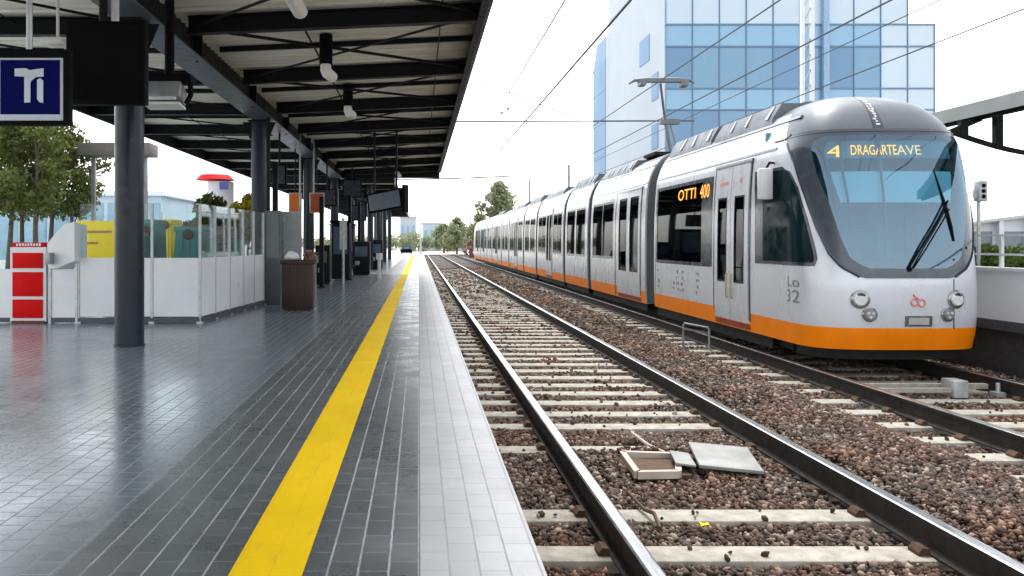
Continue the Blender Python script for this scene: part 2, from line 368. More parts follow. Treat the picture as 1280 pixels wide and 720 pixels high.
# track bed
xs = np.linspace(.45, 8.9, 60); ys = np.concatenate([np.linspace(-4, 16, 140), np.linspace(16.5, 128, 90)])
g = MB(); g.grid([[(x, y, float(bz(x, y))-.035) for x in xs] for y in ys], 0, True)
struct(g.build('track_bed', m_fines))
# pale paved crossing beyond the platform end
g = MB(); m_pav = mat('pink_paving', (.50, .40, .36), .8, var=.1, vs=1)
g.add([(-20, 129, -.15), (40, 129, -.15), (40, 175, -.15), (-20, 175, -.15)], [(0, 1, 2, 3)]); struct(g.build('paved_crossing', m_pav))

# ------------------------------------------------------------------ platform
PZ = .28
g = MB(); g.box(-15, .50, -9, 101, -.33, PZ-.006); g.box(.42, .535, -9, 101, PZ-.11, PZ-.007)
struct(g.build('platform', m_conc))
def sheet(name, x0, x1, y0, y1, z, m, t=.0):
    b = MB()
    if t: b.box(x0, x1, y0, y1, z-t, z)
    else: b.add([(x0, y0, z), (x1, y0, z), (x1, y1, z), (x0, y1, z)], [(0, 1, 2, 3)])
    return struct(b.build(name, m))
sheet('platform_floor', -15, -1.56, -9, 101, PZ, m_floor)
sheet('platform_paving', -1.56, .0, -9, 101, PZ, m_tile)
g = MB(); g.box(.0, .55, -9, 101, PZ-.10, PZ+.001, bev=.008); struct(g.build('platform_edge', m_coping))
sheet('platform_line', -.815, -.50, -9, 99, PZ+.004, m_yellow)
# surfaces beyond the fence: pale street
g = MB(); g.add([(-130, -9, -.05), (-15, -9, -.05), (-15, 130, -.05), (-130, 130, -.05)], [(0, 1, 2, 3)])
m_street = mat('street_paving', (.45, .45, .44), .8, var=.1, vs=.6)
struct(g.build('street', m_street))

# ------------------------------------------------------------------ rails and sleepers
def rail(x, y0, y1, label):
    prof = [(-.07, -.195), (.07, -.195), (.07, -.182), (.016, -.165), (.012, -.05), (.042, -.035), (.046, -.006), (.034, 0), (-.034, 0), (-.046, -.006), (-.042, -.035), (-.012, -.05), (-.016, -.165), (-.07, -.182)]
    b = MB(); n = len(prof)
    steps = [y0]+[y0+(y1-y0)*i/12 for i in range(1, 13)]
    rows = [[(x+p[0], y, p[1]) for p in prof] for y in steps]
    vs = [q for r in rows for q in r]; fs = []; mi = []
    o = 0
    for i in range(len(rows)-1):
        for j in range(n):
            b.add([rows[i][j], rows[i][(j+1) % n], rows[i+1][(j+1) % n], rows[i+1][j]], [(0, 1, 2, 3)], 1 if j in (6, 7, 8) else 0)
    b.add(rows[0], [tuple(range(n))]); b.add(rows[-1], [tuple(range(n))])
    o = b.build('rail', [m_railside, m_steel], origin=(x, y0, -.195))
    return tag(o, label, 'rail')
T1 = (1.225, 3.165); T2 = (5.36, 7.32)
rail(T1[0], -4, 127, 'steel rail with bright worn top running closest to the platform edge')
rail(T1[1], -4, 127, 'steel rail with bright worn top on the far side of the empty track')
rail(T2[0], -4, 127, 'dark steel rail running under the left wheels of the tram')
rail(T2[1], -4, 127, 'steel rail under the right wheels of the tram, beside the far platform')

def sleeper_mesh(x0, x1):
    b = MB(); bm = bmesh.new()
    b.box(x0, x1, -.125, .125, -.16, 0, bev=.018)
    return b
sl1 = sleeper_mesh(-1.5, 1.42); sl2 = sleeper_mesh(-1.58, 1.58)
def clip_mb(x, s):
    b = MB(); b.prism([(x+s*.07, 0), (x+s*.14, 0), (x+s*.14, .02), (x+s*.115, .05), (x+s*.075, .045), (x+s*.07, .02)], 1, -.055, .055)
    return b
xc1 = sum(T1)/2; xc2 = sum(T2)/2
p1 = sl1.build('concrete_sleeper', m_sleeper); p2 = sl2.build('concrete_sleeper', m_sleeper)
clips1 = [clip_mb(T1[i]-xc1, q).build('rail_clip', m_rust, p1) for i in (0, 1) for q in (-1, 1)]
clips2 = [clip_mb(T2[i]-xc2, q).build('rail_clip', m_rust, p2) for i in (0, 1) for q in (-1, 1)]
sleepY = [3.55, 4.22, 4.90, 5.60, 6.22, 6.83, 7.38, 7.82]+[8.30+.605*k for k in range(84)]
special = {2: 'pale concrete sleeper in the foreground, nearest fully visible between the rails of the empty track',
           3: 'pale concrete sleeper just behind the frontmost one between the near rails',
           6: 'concrete sleeper mostly buried in ballast beside the open white frame'}
def place_sleeper(proto, i, first, x, y, z, rz, label, group, withclips):
    if first: o = proto
    else:
        o = proto.copy(); col.objects.link(o)
        if withclips:
            for c in proto.children:
                d = c.copy(); col.objects.link(d); d.parent = o
    o.location = (x, y, z); o.rotation_euler = (0, 0, rz)
    tag(o, label, 'sleeper', group)
for i, y in enumerate(sleepY):
    zz = -.197 if i not in (4, 5, 7) else -.235
    lab = special.get(i, 'pale concrete sleeper of the empty track beside the platform, lying in brown ballast')
    if i in (4, 5): lab = 'concrete sleeper of the empty track sunk under heaped brown ballast'
    place_sleeper(p1, i, i == 0, xc1, y, zz+random.uniform(-.004, .004), random.uniform(-.006, .006), lab, 'sleepers of the empty track', i < 26)
for i in range(70):
    place_sleeper(p2, i, i == 0, xc2+random.uniform(-.02, .02), 6.45+.64*i, -.197+random.uniform(-.004, .004), random.uniform(-.012, .012),
                  "pale concrete sleeper of the tram's track, its end poking out of the ballast", "sleepers of the tram's track", i < 12)

# ballast stones (stuff)
def ballast():
    bm = bmesh.new(); bmesh.ops.create_icosphere(bm, subdivisions=1, radius=1); bm.verts.index_update()
    bv = np.array([v.co[:] for v in bm.verts]); bf = np.array([[v.index for v in f.verts] for f in bm.faces]); bm.free()
    def scatter(y0, y1, dens, s0, s1):
        n = int((y1-y0)*8.0*dens); x = .57+rng.random(n)*7.95; y = y0+rng.random(n)*(y1-y0)
        keep = (x < .80*y+.35)
        if y0 >= 14: keep &= x < 5.5
        x = x[keep]; y = y[keep]
        keep = np.ones(len(x), bool)
        for r in T1+T2: keep &= np.abs(x-r) > .105
        x = x[keep]; y = y[keep]
        z = bz(x, y); on = np.zeros(len(x), bool)
        for i, sy in enumerate(sleepY):
            if i in (4, 5, 7): continue
            lim = 2.15 if i == 6 else 3.12
            on |= (np.abs(y-sy) < .135) & (x < lim) & (x > .62)
        for i in range(70):
            on |= (np.abs(y-(6.45+.64*i)) < .125) & (x > 4.83+.12*math.sin(i*2.3)) & (x < 7.75)
        thin = on & (rng.random(len(x)) > .010)      # a few strays on top of the sleepers
        k = ~thin
        # junction box footprint
        k &= ~((x > 1.72) & (x < 2.32) & (y > 6.40) & (y < 7.15))
        x = x[k]; y = y[k]; z = z[k]; on = on[k]; n = len(x)
        s = s0+(s1-s0)*rng.random(n)**1.8
        sc = s[:, None]*(.62+.6*rng.random((n, 3)))
        q = rng.normal(size=(n, 4)); q /= np.linalg.norm(q, axis=1)[:, None]
        w, a, b, c = q.T
        Rm = np.stack([np.stack([1-2*(b*b+c*c), 2*(a*b-c*w), 2*(a*c+b*w)], 1), np.stack([2*(a*b+c*w), 1-2*(a*a+c*c), 2*(b*c-a*w)], 1), np.stack([2*(a*c-b*w), 2*(b*c+a*w), 1-2*(a*a+b*b)], 1)], 1)
        v = bv[None]*(1+.28*rng.normal(size=(n, len(bv), 1)).clip(-1, 1))*sc[:, None, :]
        v = np.einsum('nij,nkj->nki', Rm, v)
        z = np.where(on, -.185, z+(rng.random(n)-.45)*s0*1.1)
        v += np.stack([x, y, z], 1)[:, None, :]
        f = bf[None]+(np.arange(n)*len(bv))[:, None, None]
        t = np.repeat(rng.random(n), len(bv))
        return v.reshape(-1, 3), f.reshape(-1, 3), t
    A = scatter(3.0, 9.0, 1450, .012, .030); B = scatter(9.0, 16, 700, .016, .035); C_ = scatter(16, 30, 200, .026, .055); D = scatter(30, 60, 60, .04, .08)
    V = []; Fc = []; T = []; o = 0
    for v, f, t in (A, B, C_, D): V.append(v); Fc.append(f+o); T.append(t); o += len(v)
    m, nt, b = newmat('ballast_stone')
    a = N(nt, 'ShaderNodeAttribute', _attribute_name='tone'); r = N(nt, 'ShaderNodeValToRGB'); e = r.color_ramp.elements
    e[0].color = (.028, .019, .014, 1); e[1].color = (.40, .33, .27, 1)
    for p, c in ((.3, (.068, .043, .031)), (.5, (.125, .079, .056)), (.68, (.098, .070, .055)), (.85, (.20, .148, .115))): q = e.new(p); q.color = (*c, 1)
    L(nt, a.outputs['Fac'], r.inputs[0])
    tc = N(nt, 'ShaderNodeTexCoord'); no = N(nt, 'ShaderNodeTexNoise', Scale=1.1, Detail=4.); L(nt, tc.outputs['Object'], no.inputs['Vector'])
    rr = N(nt, 'ShaderNodeValToRGB'); ee = rr.color_ramp.elements; ee[0].position = .42; ee[0].color = (1, 1, 1, 1); ee[1].position = .66; ee[1].color = (1.12, .80, .62, 1)
    L(nt, no.outputs['Fac'], rr.inputs[0])
    mx = N(nt, 'ShaderNodeMix', _data_type='RGBA', _blend_type='MULTIPLY'); mx.inputs[0].default_value = 1; L(nt, r.outputs[0], mx.inputs[6]); L(nt, rr.outputs[0], mx.inputs[7]); L(nt, mx.outputs[2], b.inputs['Base Color'])
    b.inputs['Roughness'].default_value = .85
    o = npmesh('ballast', np.concatenate(V), np.concatenate(Fc), m, None, np.concatenate(T)); tag(o, 'brown and grey crushed stone ballast spread between and around the rails', 'ballast', None, 'stuff')
ballast()

# ------------------------------------------------------------------ bits on the track
# open box frame between the near rails and its cover plate lying beside it
fr = thing('box_frame', 'open white square frame lying in the ballast beside a loose cover plate', 'frame', (1.98, 6.8, -.2))
b = MB(); z0 = -.2
q = [at(783, 553, 7.05), at(846, 557, 7.05), at(846, 588, 6.5), at(800, 590, 6.5)]
q = [Vector((1.80, 7.08, z0)), Vector((2.27, 7.02, z0)), Vector((2.10, 6.48, z0)), Vector((1.76, 6.46, z0))]
for i in range(4): b.bar(q[i]+Vector((0, 0, .03)), q[(i+1) % 4]+Vector((0, 0, .03)), .05, .06)
m_cream = mat('cream_frame', (.52, .45, .37), .7, var=.15)
b.build('frame_side', m_cream, fr)
b = MB(); b.box(1.74, 2.22, 6.5, 7.02, -.23, -.185); b.build('inner_tray', m_rust, fr)
b = MB(); b.obox((2.23, 6.78, -.125), (.16, .40, .015), (0, R(6), R(-10))); b.build('side_flap', MATS.get('plate_sheet') or mat('plate_sheet', (.30, .30, .285), .6, .1, var=.2, vs=6), fr)
b = MB(); b.obox((2.60, 6.82, -.125), (.50, .66, .03), (R(2.5), R(3), R(-11)), bev=.006)
o = b.build('cover_plate', mat('plate_sheet', (.30, .30, .285), .6, .1, var=.2, vs=6)); tag(o, 'flat pale grey cover plate resting tilted on the ballast next to the white frame', 'plate')
b = MB(); b.tube([(2.05, 7.78, -.22), (2.05, 7.76, -.10)], .018, 8); b.tube([(2.05, 7.76, -.13), (2.11, 7.4, -.16), (2.17, 7.06, -.15)], .015, 8)
o = b.build('track_cable', m_cream); tag(o, 'short pale cable running from a sleeper down to the open white frame', 'cable')
b = MB(); b.tube([(1.58, 5.25, -.17), (1.60, 5.45, -.14), (1.58, 5.62, -.17), (1.55, 5.95, -.15)], .014, 6)
o = b.build('earth_cable', m_rust); tag(o, 'thin rusty cable crossing two foreground sleepers near the left rail', 'cable')
# yellow leaf-like scrap
b = MB(); b.grid([[(1.86+i*.025, 5.27+j*.03, -.165+.012*math.sin(i+j)) for i in range(4)] for j in range(4)]); o = b.build('yellow_litter', m_yplast); tag(o, 'small yellow scrap of litter lying on the ballast between foreground sleepers', 'litter')
# block on the tram's track + bracket under the far rail
pm = thing('track_box', 'grey equipment box with rods lying across the tram track in front of the tram', 'track box', (6.5, 9.9, -.2))
b = MB(); b.box(6.52, 6.70, 9.75, 10.0, -.19, .02, bev=.012); b.build('housing', m_lgrey, pm)
b = MB(); b.box(5.6, 7.15, 10.05, 10.13, -.13, -.07); b.box(5.6, 6.52, 9.80, 9.86, -.13, -.08); b.build('rod', m_sleeper, pm)
b = MB(); b.tube([(7.2, 9.95, -.04), (7.2, 9.95, -.18)], .025, 6); b.box(7.14, 7.25, 9.88, 10.02, -.2, -.15); o = b.build('rail_bracket', m_lgrey); tag(o, 'small pale bracket fixed at the inner side of the far right rail', 'bracket')
# low metal hoop beside the tram
b = MB(); b.tube([(4.95, 15.0, -.2), (4.95, 15.0, .16), (4.97, 14.98, .2), (5.13, 14.2, .2), (5.14, 14.18, .16), (5.14, 14.18, -.2)], .018, 8); b.bar((4.95, 15.0, .1), (5.14, 14.18, .1), .015, .03)
o = b.build('metal_hoop', m_grey); tag(o, 'low grey metal hoop standing in the ballast beside the tram door', 'hoop')

# ================================================================== CANOPY over the platform
cx0, cx1 = -8.2, 1.0; CY0, CY1 = -7.0, 39.2
def zr(x): return EYE+3.24+(.045*(x+4.0) if x > -4 else .0)      # underside of purlins
cp = thing('platform_canopy', 'dark steel platform canopy with beige corrugated roof sheets over the tiled platform', 'canopy', (-4, 11, EYE+3.0))
b = MB(); rows = []
pit = .26; y = CY0; ys = []
k = 0
while y < CY1:
    ys += [(y, 0), (y+.10, 0), (y+.13, .045), (y+.23, .045)]; y += pit
xsr = [cx0, -6, -4, -2.5, -1, cx1]
rows = [[(x, yy, zr(x)+.29+dz) for x in xsr] for yy, dz in ys]
b.grid(rows, 0, False)
o = b.build('roof_sheet', m_sheet, cp); sm = o.modifiers.new('thickness', 'SOLIDIFY'); sm.thickness = .012; sm.offset = 1
b = MB(); b.box(-4.14, -3.60, CY0, CY1, EYE+3.62, EYE+3.66); b.box(-4.16, -3.62, CY0, CY1, EYE+3.07, EYE+3.10, 1); b.box(-3.97, -3.80, CY0, CY1, EYE+3.1, EYE+3.62)
for yy in np.arange(4.5, CY1, 4.5): b.box(-4.1, -3.66, yy-.03, yy+.03, EYE+3.101, EYE+3.619); b.tube([(-3.75, yy, EYE+3.055), (-3.75, yy, EYE+3.075)], .03, 8)
b.build('main_beam', [m_dark, m_beamlt], cp)
b = MB(); b.prism([(cx1, zr(cx1)-.02), (cx1+.07, zr(cx1)+.02), (cx1+.07, zr(cx1)+.36), (cx1, zr(cx1)+.36)], 1, CY0, CY1); b.box(cx1-.10, cx1, CY0, CY1, zr(cx1)-.02, zr(cx1)+.01)
b.build('edge_fascia', m_dark, cp)
b = MB(); b.box(cx0-.08, cx0, CY0, CY1, zr(cx0)-.05, zr(cx0)+.36); b.build('edge_fascia', m_dark, cp)
b = MB(); b.box(cx0, cx1, CY1, CY1+.08, zr(-4)-.05, zr(cx1)+.36); b.build('end_fascia', m_dark, cp)
purY = [4.9, 8.6, 12.5, 16.4, 20.2, 23.8, 27.4, 31.0, 34.8, 38.4]
for yy in purY:
    b = MB(); b.ibeam((cx0, yy, zr(cx0)+.14), (-4.15, yy, zr(-4)+.14), .16, .28, .022); b.ibeam((-3.6, yy, zr(-3.6)+.14), (cx1, yy, zr(cx1)+.14), .16, .28, .022)
    b.build('purlin', m_dark, cp)
for i in range(len(purY)-1):
    ya, yb = purY[i], purY[i+1]; b = MB()
    b.tube([(-3.6, ya, zr(-3.6)+.12), (cx1, yb, zr(cx1)+.14)], .03, 6); b.tube([(cx1, ya, zr(cx1)+.12), (-3.6, yb, zr(-3.6)+.1)], .022, 6)
    b.bar((cx0, (ya+yb)/2, zr(cx0)+.24), (-4.1, (ya+yb)/2, zr(-4)+.24), .07, .09); b.bar((-3.6, (ya+yb)/2, zr(-3.6)+.24), (cx1, (ya+yb)/2, zr(cx1)+.24), .07, .09)
    b.tube([(cx0, ya, zr(cx0)+.12), (-4.1, yb, zr(-4)+.12)], .022, 6)
    b.build('brace', m_dark, cp)
b = MB()
for xx in (-6.3, .35): b.tube([(xx, CY0, zr(xx)+.20), (xx, CY1, zr(xx)+.20)], .012, 5)
b.tube([(-1.9, CY0, zr(-1.9)+.21), (-1.9, CY1, zr(-1.9)+.21)], .02, 6)
b.build('conduit', m_dark, cp)

# second, narrower canopy further along the platform
c2 = thing('platform_canopy', 'second narrower dark canopy further along the platform, past the end of the first', 'canopy', (-4, 70, EYE+3.0))
b = MB(); b.box(-8.2, -1.35, 41.5, 100, EYE+3.42, EYE+3.48); b.build('roof_sheet', m_sheet, c2)
b = MB(); b.box(-4.15, -3.85, 41.5, 100, EYE+2.95, EYE+3.42); b.build('main_beam', m_dark, c2)
for xx in (-1.35, -8.27): b = MB(); b.box(xx, xx+.07, 41.5, 100, EYE+3.1, EYE+3.5); b.build('edge_fascia', m_dark, c2)
for yy in np.arange(42, 100, 4.5): b = MB(); b.box(-8.2, -1.35, yy-.08, yy+.08, EYE+3.14, EYE+3.41); b.build('purlin', m_dark, c2)

# columns
def column(x, y, r, ztop, label, rnd=True):
    t = thing('canopy_column', label, 'column', (x, y, PZ), 'columns carrying the platform canopy')
    b = MB(); b.tube([(x, y, PZ+.015), (x, y, ztop)], r, 28); b.build('shaft', m_col, t)
    b = MB(); b.tube([(x, y, PZ+.001), (x, y, PZ+.022)], r*1.05, 28)
    b.build('base_plate', m_col, t)
    b = MB(); b.box(x-.24, x+.24, y-.24, y+.24, ztop-.03, ztop-.003)
    for s in (-1, 1): b.prism([(x+s*r*.9, ztop-.45), (x+s*(r+.04), ztop-.45), (x+s*(r+.22), ztop-.03), (x+s*r*.9, ztop-.03)], 1, y-.012, y+.012)
    b.build('capital', m_dark, t)
    return t
labs = ['thick round dark blue-grey column at the front, standing behind the black box', 'dark column standing at the far end of the glass fence side run',
        'dark column between the two orange posters, behind the brown planter', 'dark column just right of the right orange poster, beyond the brown planter']
for i, y in enumerate([11.1, 20.1, 29.1, 38.0]): column(-4.02, y, .197, EYE+3.07, labs[i])
for i, y in enumerate([47, 56, 65, 74, 83, 92]): column(-4.0, y, .19, EYE+2.95, 'slim dark column in the far row under the second canopy')
for y in (42.5, 51, 60, 70): column(-2.6, y, .16, EYE+3.13, 'slim dark column in the inner row under the second canopy, nearer the yellow line')
# small square posts and down-pipes behind column two
b = MB(); b.tube([(-3.70, 19.6, PZ), (-3.70, 19.6, EYE+3.1)], .05, 10); o = b.build('down_pipe', m_dark); tag(o, 'thin dark drain pipe beside the second column', 'pipe')
for x, y, lab in ((-2.75, 24.5, 'thin grey hanging rod left of the orange posters'), (-2.55, 26.2, 'thin grey hanging rod right of the left orange poster')):
    b = MB(); b.tube([(x-.9, y, EYE+1.05), (x-.9, y, zr(x-.9)+.1)], .028, 8); b.box(x-.95, x-.85, y-.04, y+.04, EYE+1.0, EYE+1.06); o = b.build('hanging_rod', m_grey); tag(o, lab, 'rod')

# ------------------------------------------------------------------ hanging fittings near the front
# T sign
Ys = 8.0; a0 = at(0, 72, Ys); a1 = at(80, 151, Ys)
sg = thing('station_sign', 'square blue hanging sign with a pale T-like symbol and light border', 'sign', ((a0.x+a1.x)/2, Ys, a1.z))
b = MB(); b.box(a0.x-.02, a1.x+.0, Ys, Ys+.05, a1.z, a0.z, bev=.008); b.build('border', m_signw, sg)
b = MB(); f0 = at(3, 75, Ys); f1 = at(75, 143, Ys); b.box(a0.x+.005, f1.x, Ys-.006, Ys+.01, f1.z, f0.z); b.build('face', m_blue, sg)
b = MB()
def q2(poly):
    pts = [at(px, py, Ys) for px, py in poly]; b.prism([(p.x, p.z) for p in pts], 1, Ys-.012, Ys-.0055)
q2([(19, 86), (33, 85.5), (38, 88), (44, 87), (55, 85.5), (55, 96), (46, 96.5), (40, 95), (31, 96), (19, 95.5)])
q2([(31, 95.5), (38.5, 95), (38.5, 128), (31, 128.5)]); q2([(47, 100), (51, 98), (54.5, 101), (54.5, 129), (50, 128), (47, 124)]); q2([(38, 95.2), (46, 96), (40, 101), (38.3, 104)])
b.build('symbol', m_signw, sg)
b = MB(); h0 = at(-6, 62, Ys); h1 = at(88, 72, Ys); b.box(h0.x, h1.x, Ys-.02, Ys+.06, a0.z, h0.z); h2 = at(88, 157, Ys); b.box(h0.x, h1.x, Ys-.02, Ys+.06, h2.z, a1.z); b.box(a1.x, h1.x, Ys-.02, Ys+.06, a1.z, a0.z); b.build('black_frame', m_black, sg)
b = MB(); p = at(35, 62, Ys); b.tube([(p.x, Ys+.03, p.z), (p.x, Ys+.03, zr(p.x)+.28)], .03, 10); b.build('hanger', m_lgrey, sg)
# black box
Yb = 8.8; a0 = at(82, 26, Yb); a1 = at(181, 130, Yb)
bx = thing('hanging_box', 'large black square box hanging in front of the front column', 'display box', ((a0.x+a1.x)/2, Yb+.2, a1.z))
b = MB(); b.box(a0.x, a1.x, Yb, Yb+.14, a1.z, a0.z, bev=.015); b.build('housing', m_black, bx)
b = MB(); b.box(a0.x+.05, a1.x-.05, Yb-.008, Yb+.006, a1.z+.05, a0.z-.05); b.build('screen', mat('dead_screen', (.001, .001, .0012), .6, spec=.1), bx)
for px, m in ((126, m_dark), (141, m_lgrey)):
    p = at(px, 26, Yb); b = MB(); b.tube([(p.x, Yb+.07, a0.z), (p.x, Yb+.07, zr(p.x)+.28)], .045, 10); b.build('hanger', m, bx)
# flood light right of the column
Yf_ = 10.2; c = at(212, 118, Yf_)
fl = thing('flood_light', 'grey floodlight in a dark cradle hanging right of the black box', 'floodlight', tuple(c))
b = MB(); b.box(c.x-.30, c.x+.30, Yf_-.12, Yf_+.16, c.z+.14, c.z+.24, bev=.01); b.tube([(c.x-.0, Yf_, c.z+.24), (c.x, Yf_, EYE+3.1)], .06, 10); b.tube([(c.x+.27, Yf_-.02, c.z+.16), (c.x+.28, Yf_-.04, c.z-.02), (c.x+.22, Yf_-.04, c.z-.13)], .035, 8); b.build('cradle', m_black, fl)
b = MB(); b.obox((c.x-.03, Yf_-.04, c.z), (.44, .30, .22), (R(-18), 0, 0), bev=.03); b.build('lamp_body', m_grey, fl)
b = MB(); b.obox((c.x-.04, Yf_-.17, c.z-.03), (.36, .03, .15), (R(-18), 0, 0), bev=.008); b.build('lens', m_lens, fl)
b = MB(); b.obox((c.x-.05, Yf_-.05, c.z-.155), (.46, .28, .03), (R(-6), 0, 0)); b.build('glare_shield', m_lampw, fl)
# small white fitting left of the black box
c = at(70, 54, 10.0); b = MB(); b.box(c.x-.16, c.x+.12, 9.9, 10.15, c.z-.03, c.z+.06, bev=.02); b.box(c.x-.16, c.x+.12, 9.9, 10.1, c.z-.14, c.z-.10, bev=.01); b.tube([(c.x, 10.05, c.z+.04), (c.x, 10.05, zr(c.x)+.28)], .02, 8); b.tube([(c.x+.1, 10.05, c.z-.12), (c.x+.1, 10.05, c.z)], .02, 6)
o = b.build('ceiling_fitting', m_lampw); tag(o, 'small pale double fitting on the ceiling behind the blue sign', 'fitting')
# tube lamps
def tube_lamp(x, y, z, label, L_=.22):
    t = thing('ceiling_lamp', label, 'lamp', (x, y, z), 'tube lamps along the canopy ceiling')
    zt = zr(x)
    b = MB(); b.tube([(x, y, z+.17), (x, y, zt+.27)], .115, 14); b.build('bracket', m_black, t)
    b = MB(); b.tube([(x, y-.02, z+.17), (x, y-.02, z+.08), (x+.02, y, z+.03), (x+.09, y+L_, z), (x+.09, y+L_+.04, z+.01)], [.09, .10, .10, .095, .05], 14); b.build('tube', m_lampw, t)
    return t
tube_lamp(-1.62, 13.9, EYE+2.93, 'white lamp on a dark bracket, middle of the three near ones under the canopy')
tube_lamp(-1.62, 18.2, EYE+2.94, 'white lamp on a dark bracket, furthest of the three near ones under the canopy')
t = thing('ceiling_lamp', 'long white tube lamp cut off by the top edge of the picture', 'lamp', (-1.62, 9.5, EYE+3.0), 'tube lamps along the canopy ceiling')
b = MB(); b.tube([(-1.62, 8.6, EYE+3.08), (-1.60, 8.65, EYE+3.05), (-1.54, 10.35, EYE+3.0), (-1.54, 10.42, EYE+3.01)], [.06, .10, .10, .05], 16); b.build('tube', m_lampw, t)
b = MB(); b.tube([(-1.61, 8.9, EYE+3.1), (-1.61, 8.9, zr(-1.6)+.2)], .05, 10); b.build('bracket', m_black, t)
tube_lamp(-1.0, 36.5, EYE+3.1, 'small white lamp under the canopy near its far end')

# information display hanging over the platform
t = thing('information_display', 'wide blue-grey information display hanging near the far end of the canopy', 'display', tuple(at(482, 262, 25)))
c = at(482, 251, 25); b = MB(); b.obox(c, (1.25, .16, .62), (0, R(-8), R(-28)), bev=.01); b.build('housing', m_black, t)
b = MB(); n = Vector((math.sin(R(-28)), -math.cos(R(-28)), 0)); b.obox(c+n*.085, (1.12, .012, .50), (0, R(-8), R(-28))); b.build('screen', m_display, t)
b = MB(); b.obox(c+Vector((.62, -.33, .05)), (.10, .24, .85), (0, 0, R(-28))); b.build('end_cap', m_black, t)
b = MB()
for s in (-.35, .35): b.tube([c+Vector((s, -s*.5, .3)), (c.x+s, c.y-s*.5, zr(c.x)+.2)], .03, 8)
b.build('hanger', m_dark, t)

# ------------------------------------------------------------------ fence, red unit, things behind
Yf = 14.2; gz0 = PZ+.06; gz1 = 1.44; gz2 = 2.40
def fence_bay(mbs, a, b_, glass=True, zt=None):
    zt = zt or gz1
    mp, mg = mbs; a = Vector(a); b_ = Vector(b_)
    mp.bar(Vector((a.x, a.y, (gz0+.06+zt)/2)), Vector((b_.x, b_.y, (gz0+.06+zt)/2)), .03, zt-gz0-.06)
    if glass: mg.bar(Vector((a.x, a.y, (zt+gz2)/2+.003)), Vector((b_.x, b_.y, (zt+gz2)/2+.003)), .014, gz2-zt-.006)
fn = thing('glass_fence', 'fence of white lower panels and clear glass upper panes with dark base rail', 'fence', (-5, Yf, PZ))
front = [-6.04, -4.74, -3.89]
for i in range(2):
    mp, mg = MB(), MB(); fence_bay((mp, mg), (front[i]+.025, Yf, 0), (front[i+1]-.025, Yf, 0)); mp.build('lower_panel', m_whitep, fn); mg.build('glass_pane', m_glass_f, fn)
side = [(-3.89, 14.2), (-3.83, 15.0), (-3.77, 15.9), (-3.70, 16.8), (-3.64, 17.6), (-3.58, 18.4)]
for i in range(5):
    mp, mg = MB(), MB(); a = Vector((*side[i], 0)); c = Vector((*side[i+1], 0)); d = (c-a).normalized()*.02
    fence_bay((mp, mg), a+d, c-d); mp.build('lower_panel', m_whitep, fn); mg.build('glass_pane', m_glass_f, fn)
for x, y in [(x, Yf) for x in front]+side[1:]:
    b = MB(); b.box(x-.02, x+.02, y-.025, y+.025, PZ, gz2 if x > -6.0 else gz1+.5); b.box(x-.05, x+.05, y-.05, y+.05, PZ, PZ+.03); b.build('post', m_lgrey, fn)
b = MB(); b.bar((-6.04, Yf-.01, PZ+.05), (-3.89, Yf-.01, PZ+.05), .07, .09); b.bar((-3.89, 14.18, PZ+.05), (-3.58, 18.4, PZ+.05), .08, .10); b.build('base_rail', mat('base_rail_grey', (.06, .07, .08), .5), fn)
# lower solid fence to the left of the glass
f2 = thing('panel_fence', 'low white panel fence left of the glass fence, reaching the left picture edge', 'fence', (-7.2, Yf, PZ))
b = MB(); b.box(-9.2, -7.25, Yf-.015, Yf+.02, PZ+.1, 1.24); b.build('panel', m_whitep, f2)
b = MB(); b.box(-6.52, -6.07, Yf-.015, Yf+.02, PZ+.1, 1.24); b.build('panel', m_whitep, f2)
b = MB(); b.box(-6.57, -6.52, Yf-.04, Yf+.03, PZ, 1.32); b.build('post', m_lgrey, f2)
b = MB(); b.box(-6.09, -6.05, Yf-.04, Yf+.03, PZ, 2.06); b.build('post', m_lgrey, f2)
b = MB(); b.box(-9.2, -6.07, Yf-.03, Yf+.04, PZ+.02, PZ+.1); b.build('base_rail', MATS['base_rail_grey'], f2)
# red cabinet
rc = thing('red_cabinet', 'red cabinet with three red panels in a white frame, standing at the fence', 'cabinet', (-6.9, Yf, PZ))
b = MB(); x0, x1 = -7.23, -6.60
def zpx(py): return EYE+(VY-py)*Yf/F
b.box(x0, x1, Yf-.06, Yf+.35, PZ+.03, zpx(309)); b.build('body', m_white, rc)
for pa, pb in ((316, 335), (340, 370), (374, 397)):
    b = MB(); b.box(x0+.05, x1-.05, Yf-.085, Yf-.055, zpx(pb), zpx(pa), bev=.004); b.build('panel', m_red, rc)
b = MB(); b.box(x0+.02, x1-.02, Yf-.04, Yf+.3, zpx(308.8), zpx(303), bev=.01); b.build('header', m_red, rc)
b = MB()
for i in range(9): b.box(x0+.10+i*.05, x0+.13+i*.05, Yf-.046, Yf-.0395, zpx(307.5), zpx(304.5-(i % 3)*.3))
b.build('header_marks', m_whitep, rc)
b = MB(); b.box(x0+.04, x1-.02, Yf-.09, Yf+.3, PZ+.001, PZ+.05); b.build('plinth', mat('dark_red', (.12, .01, .01), .5), rc)
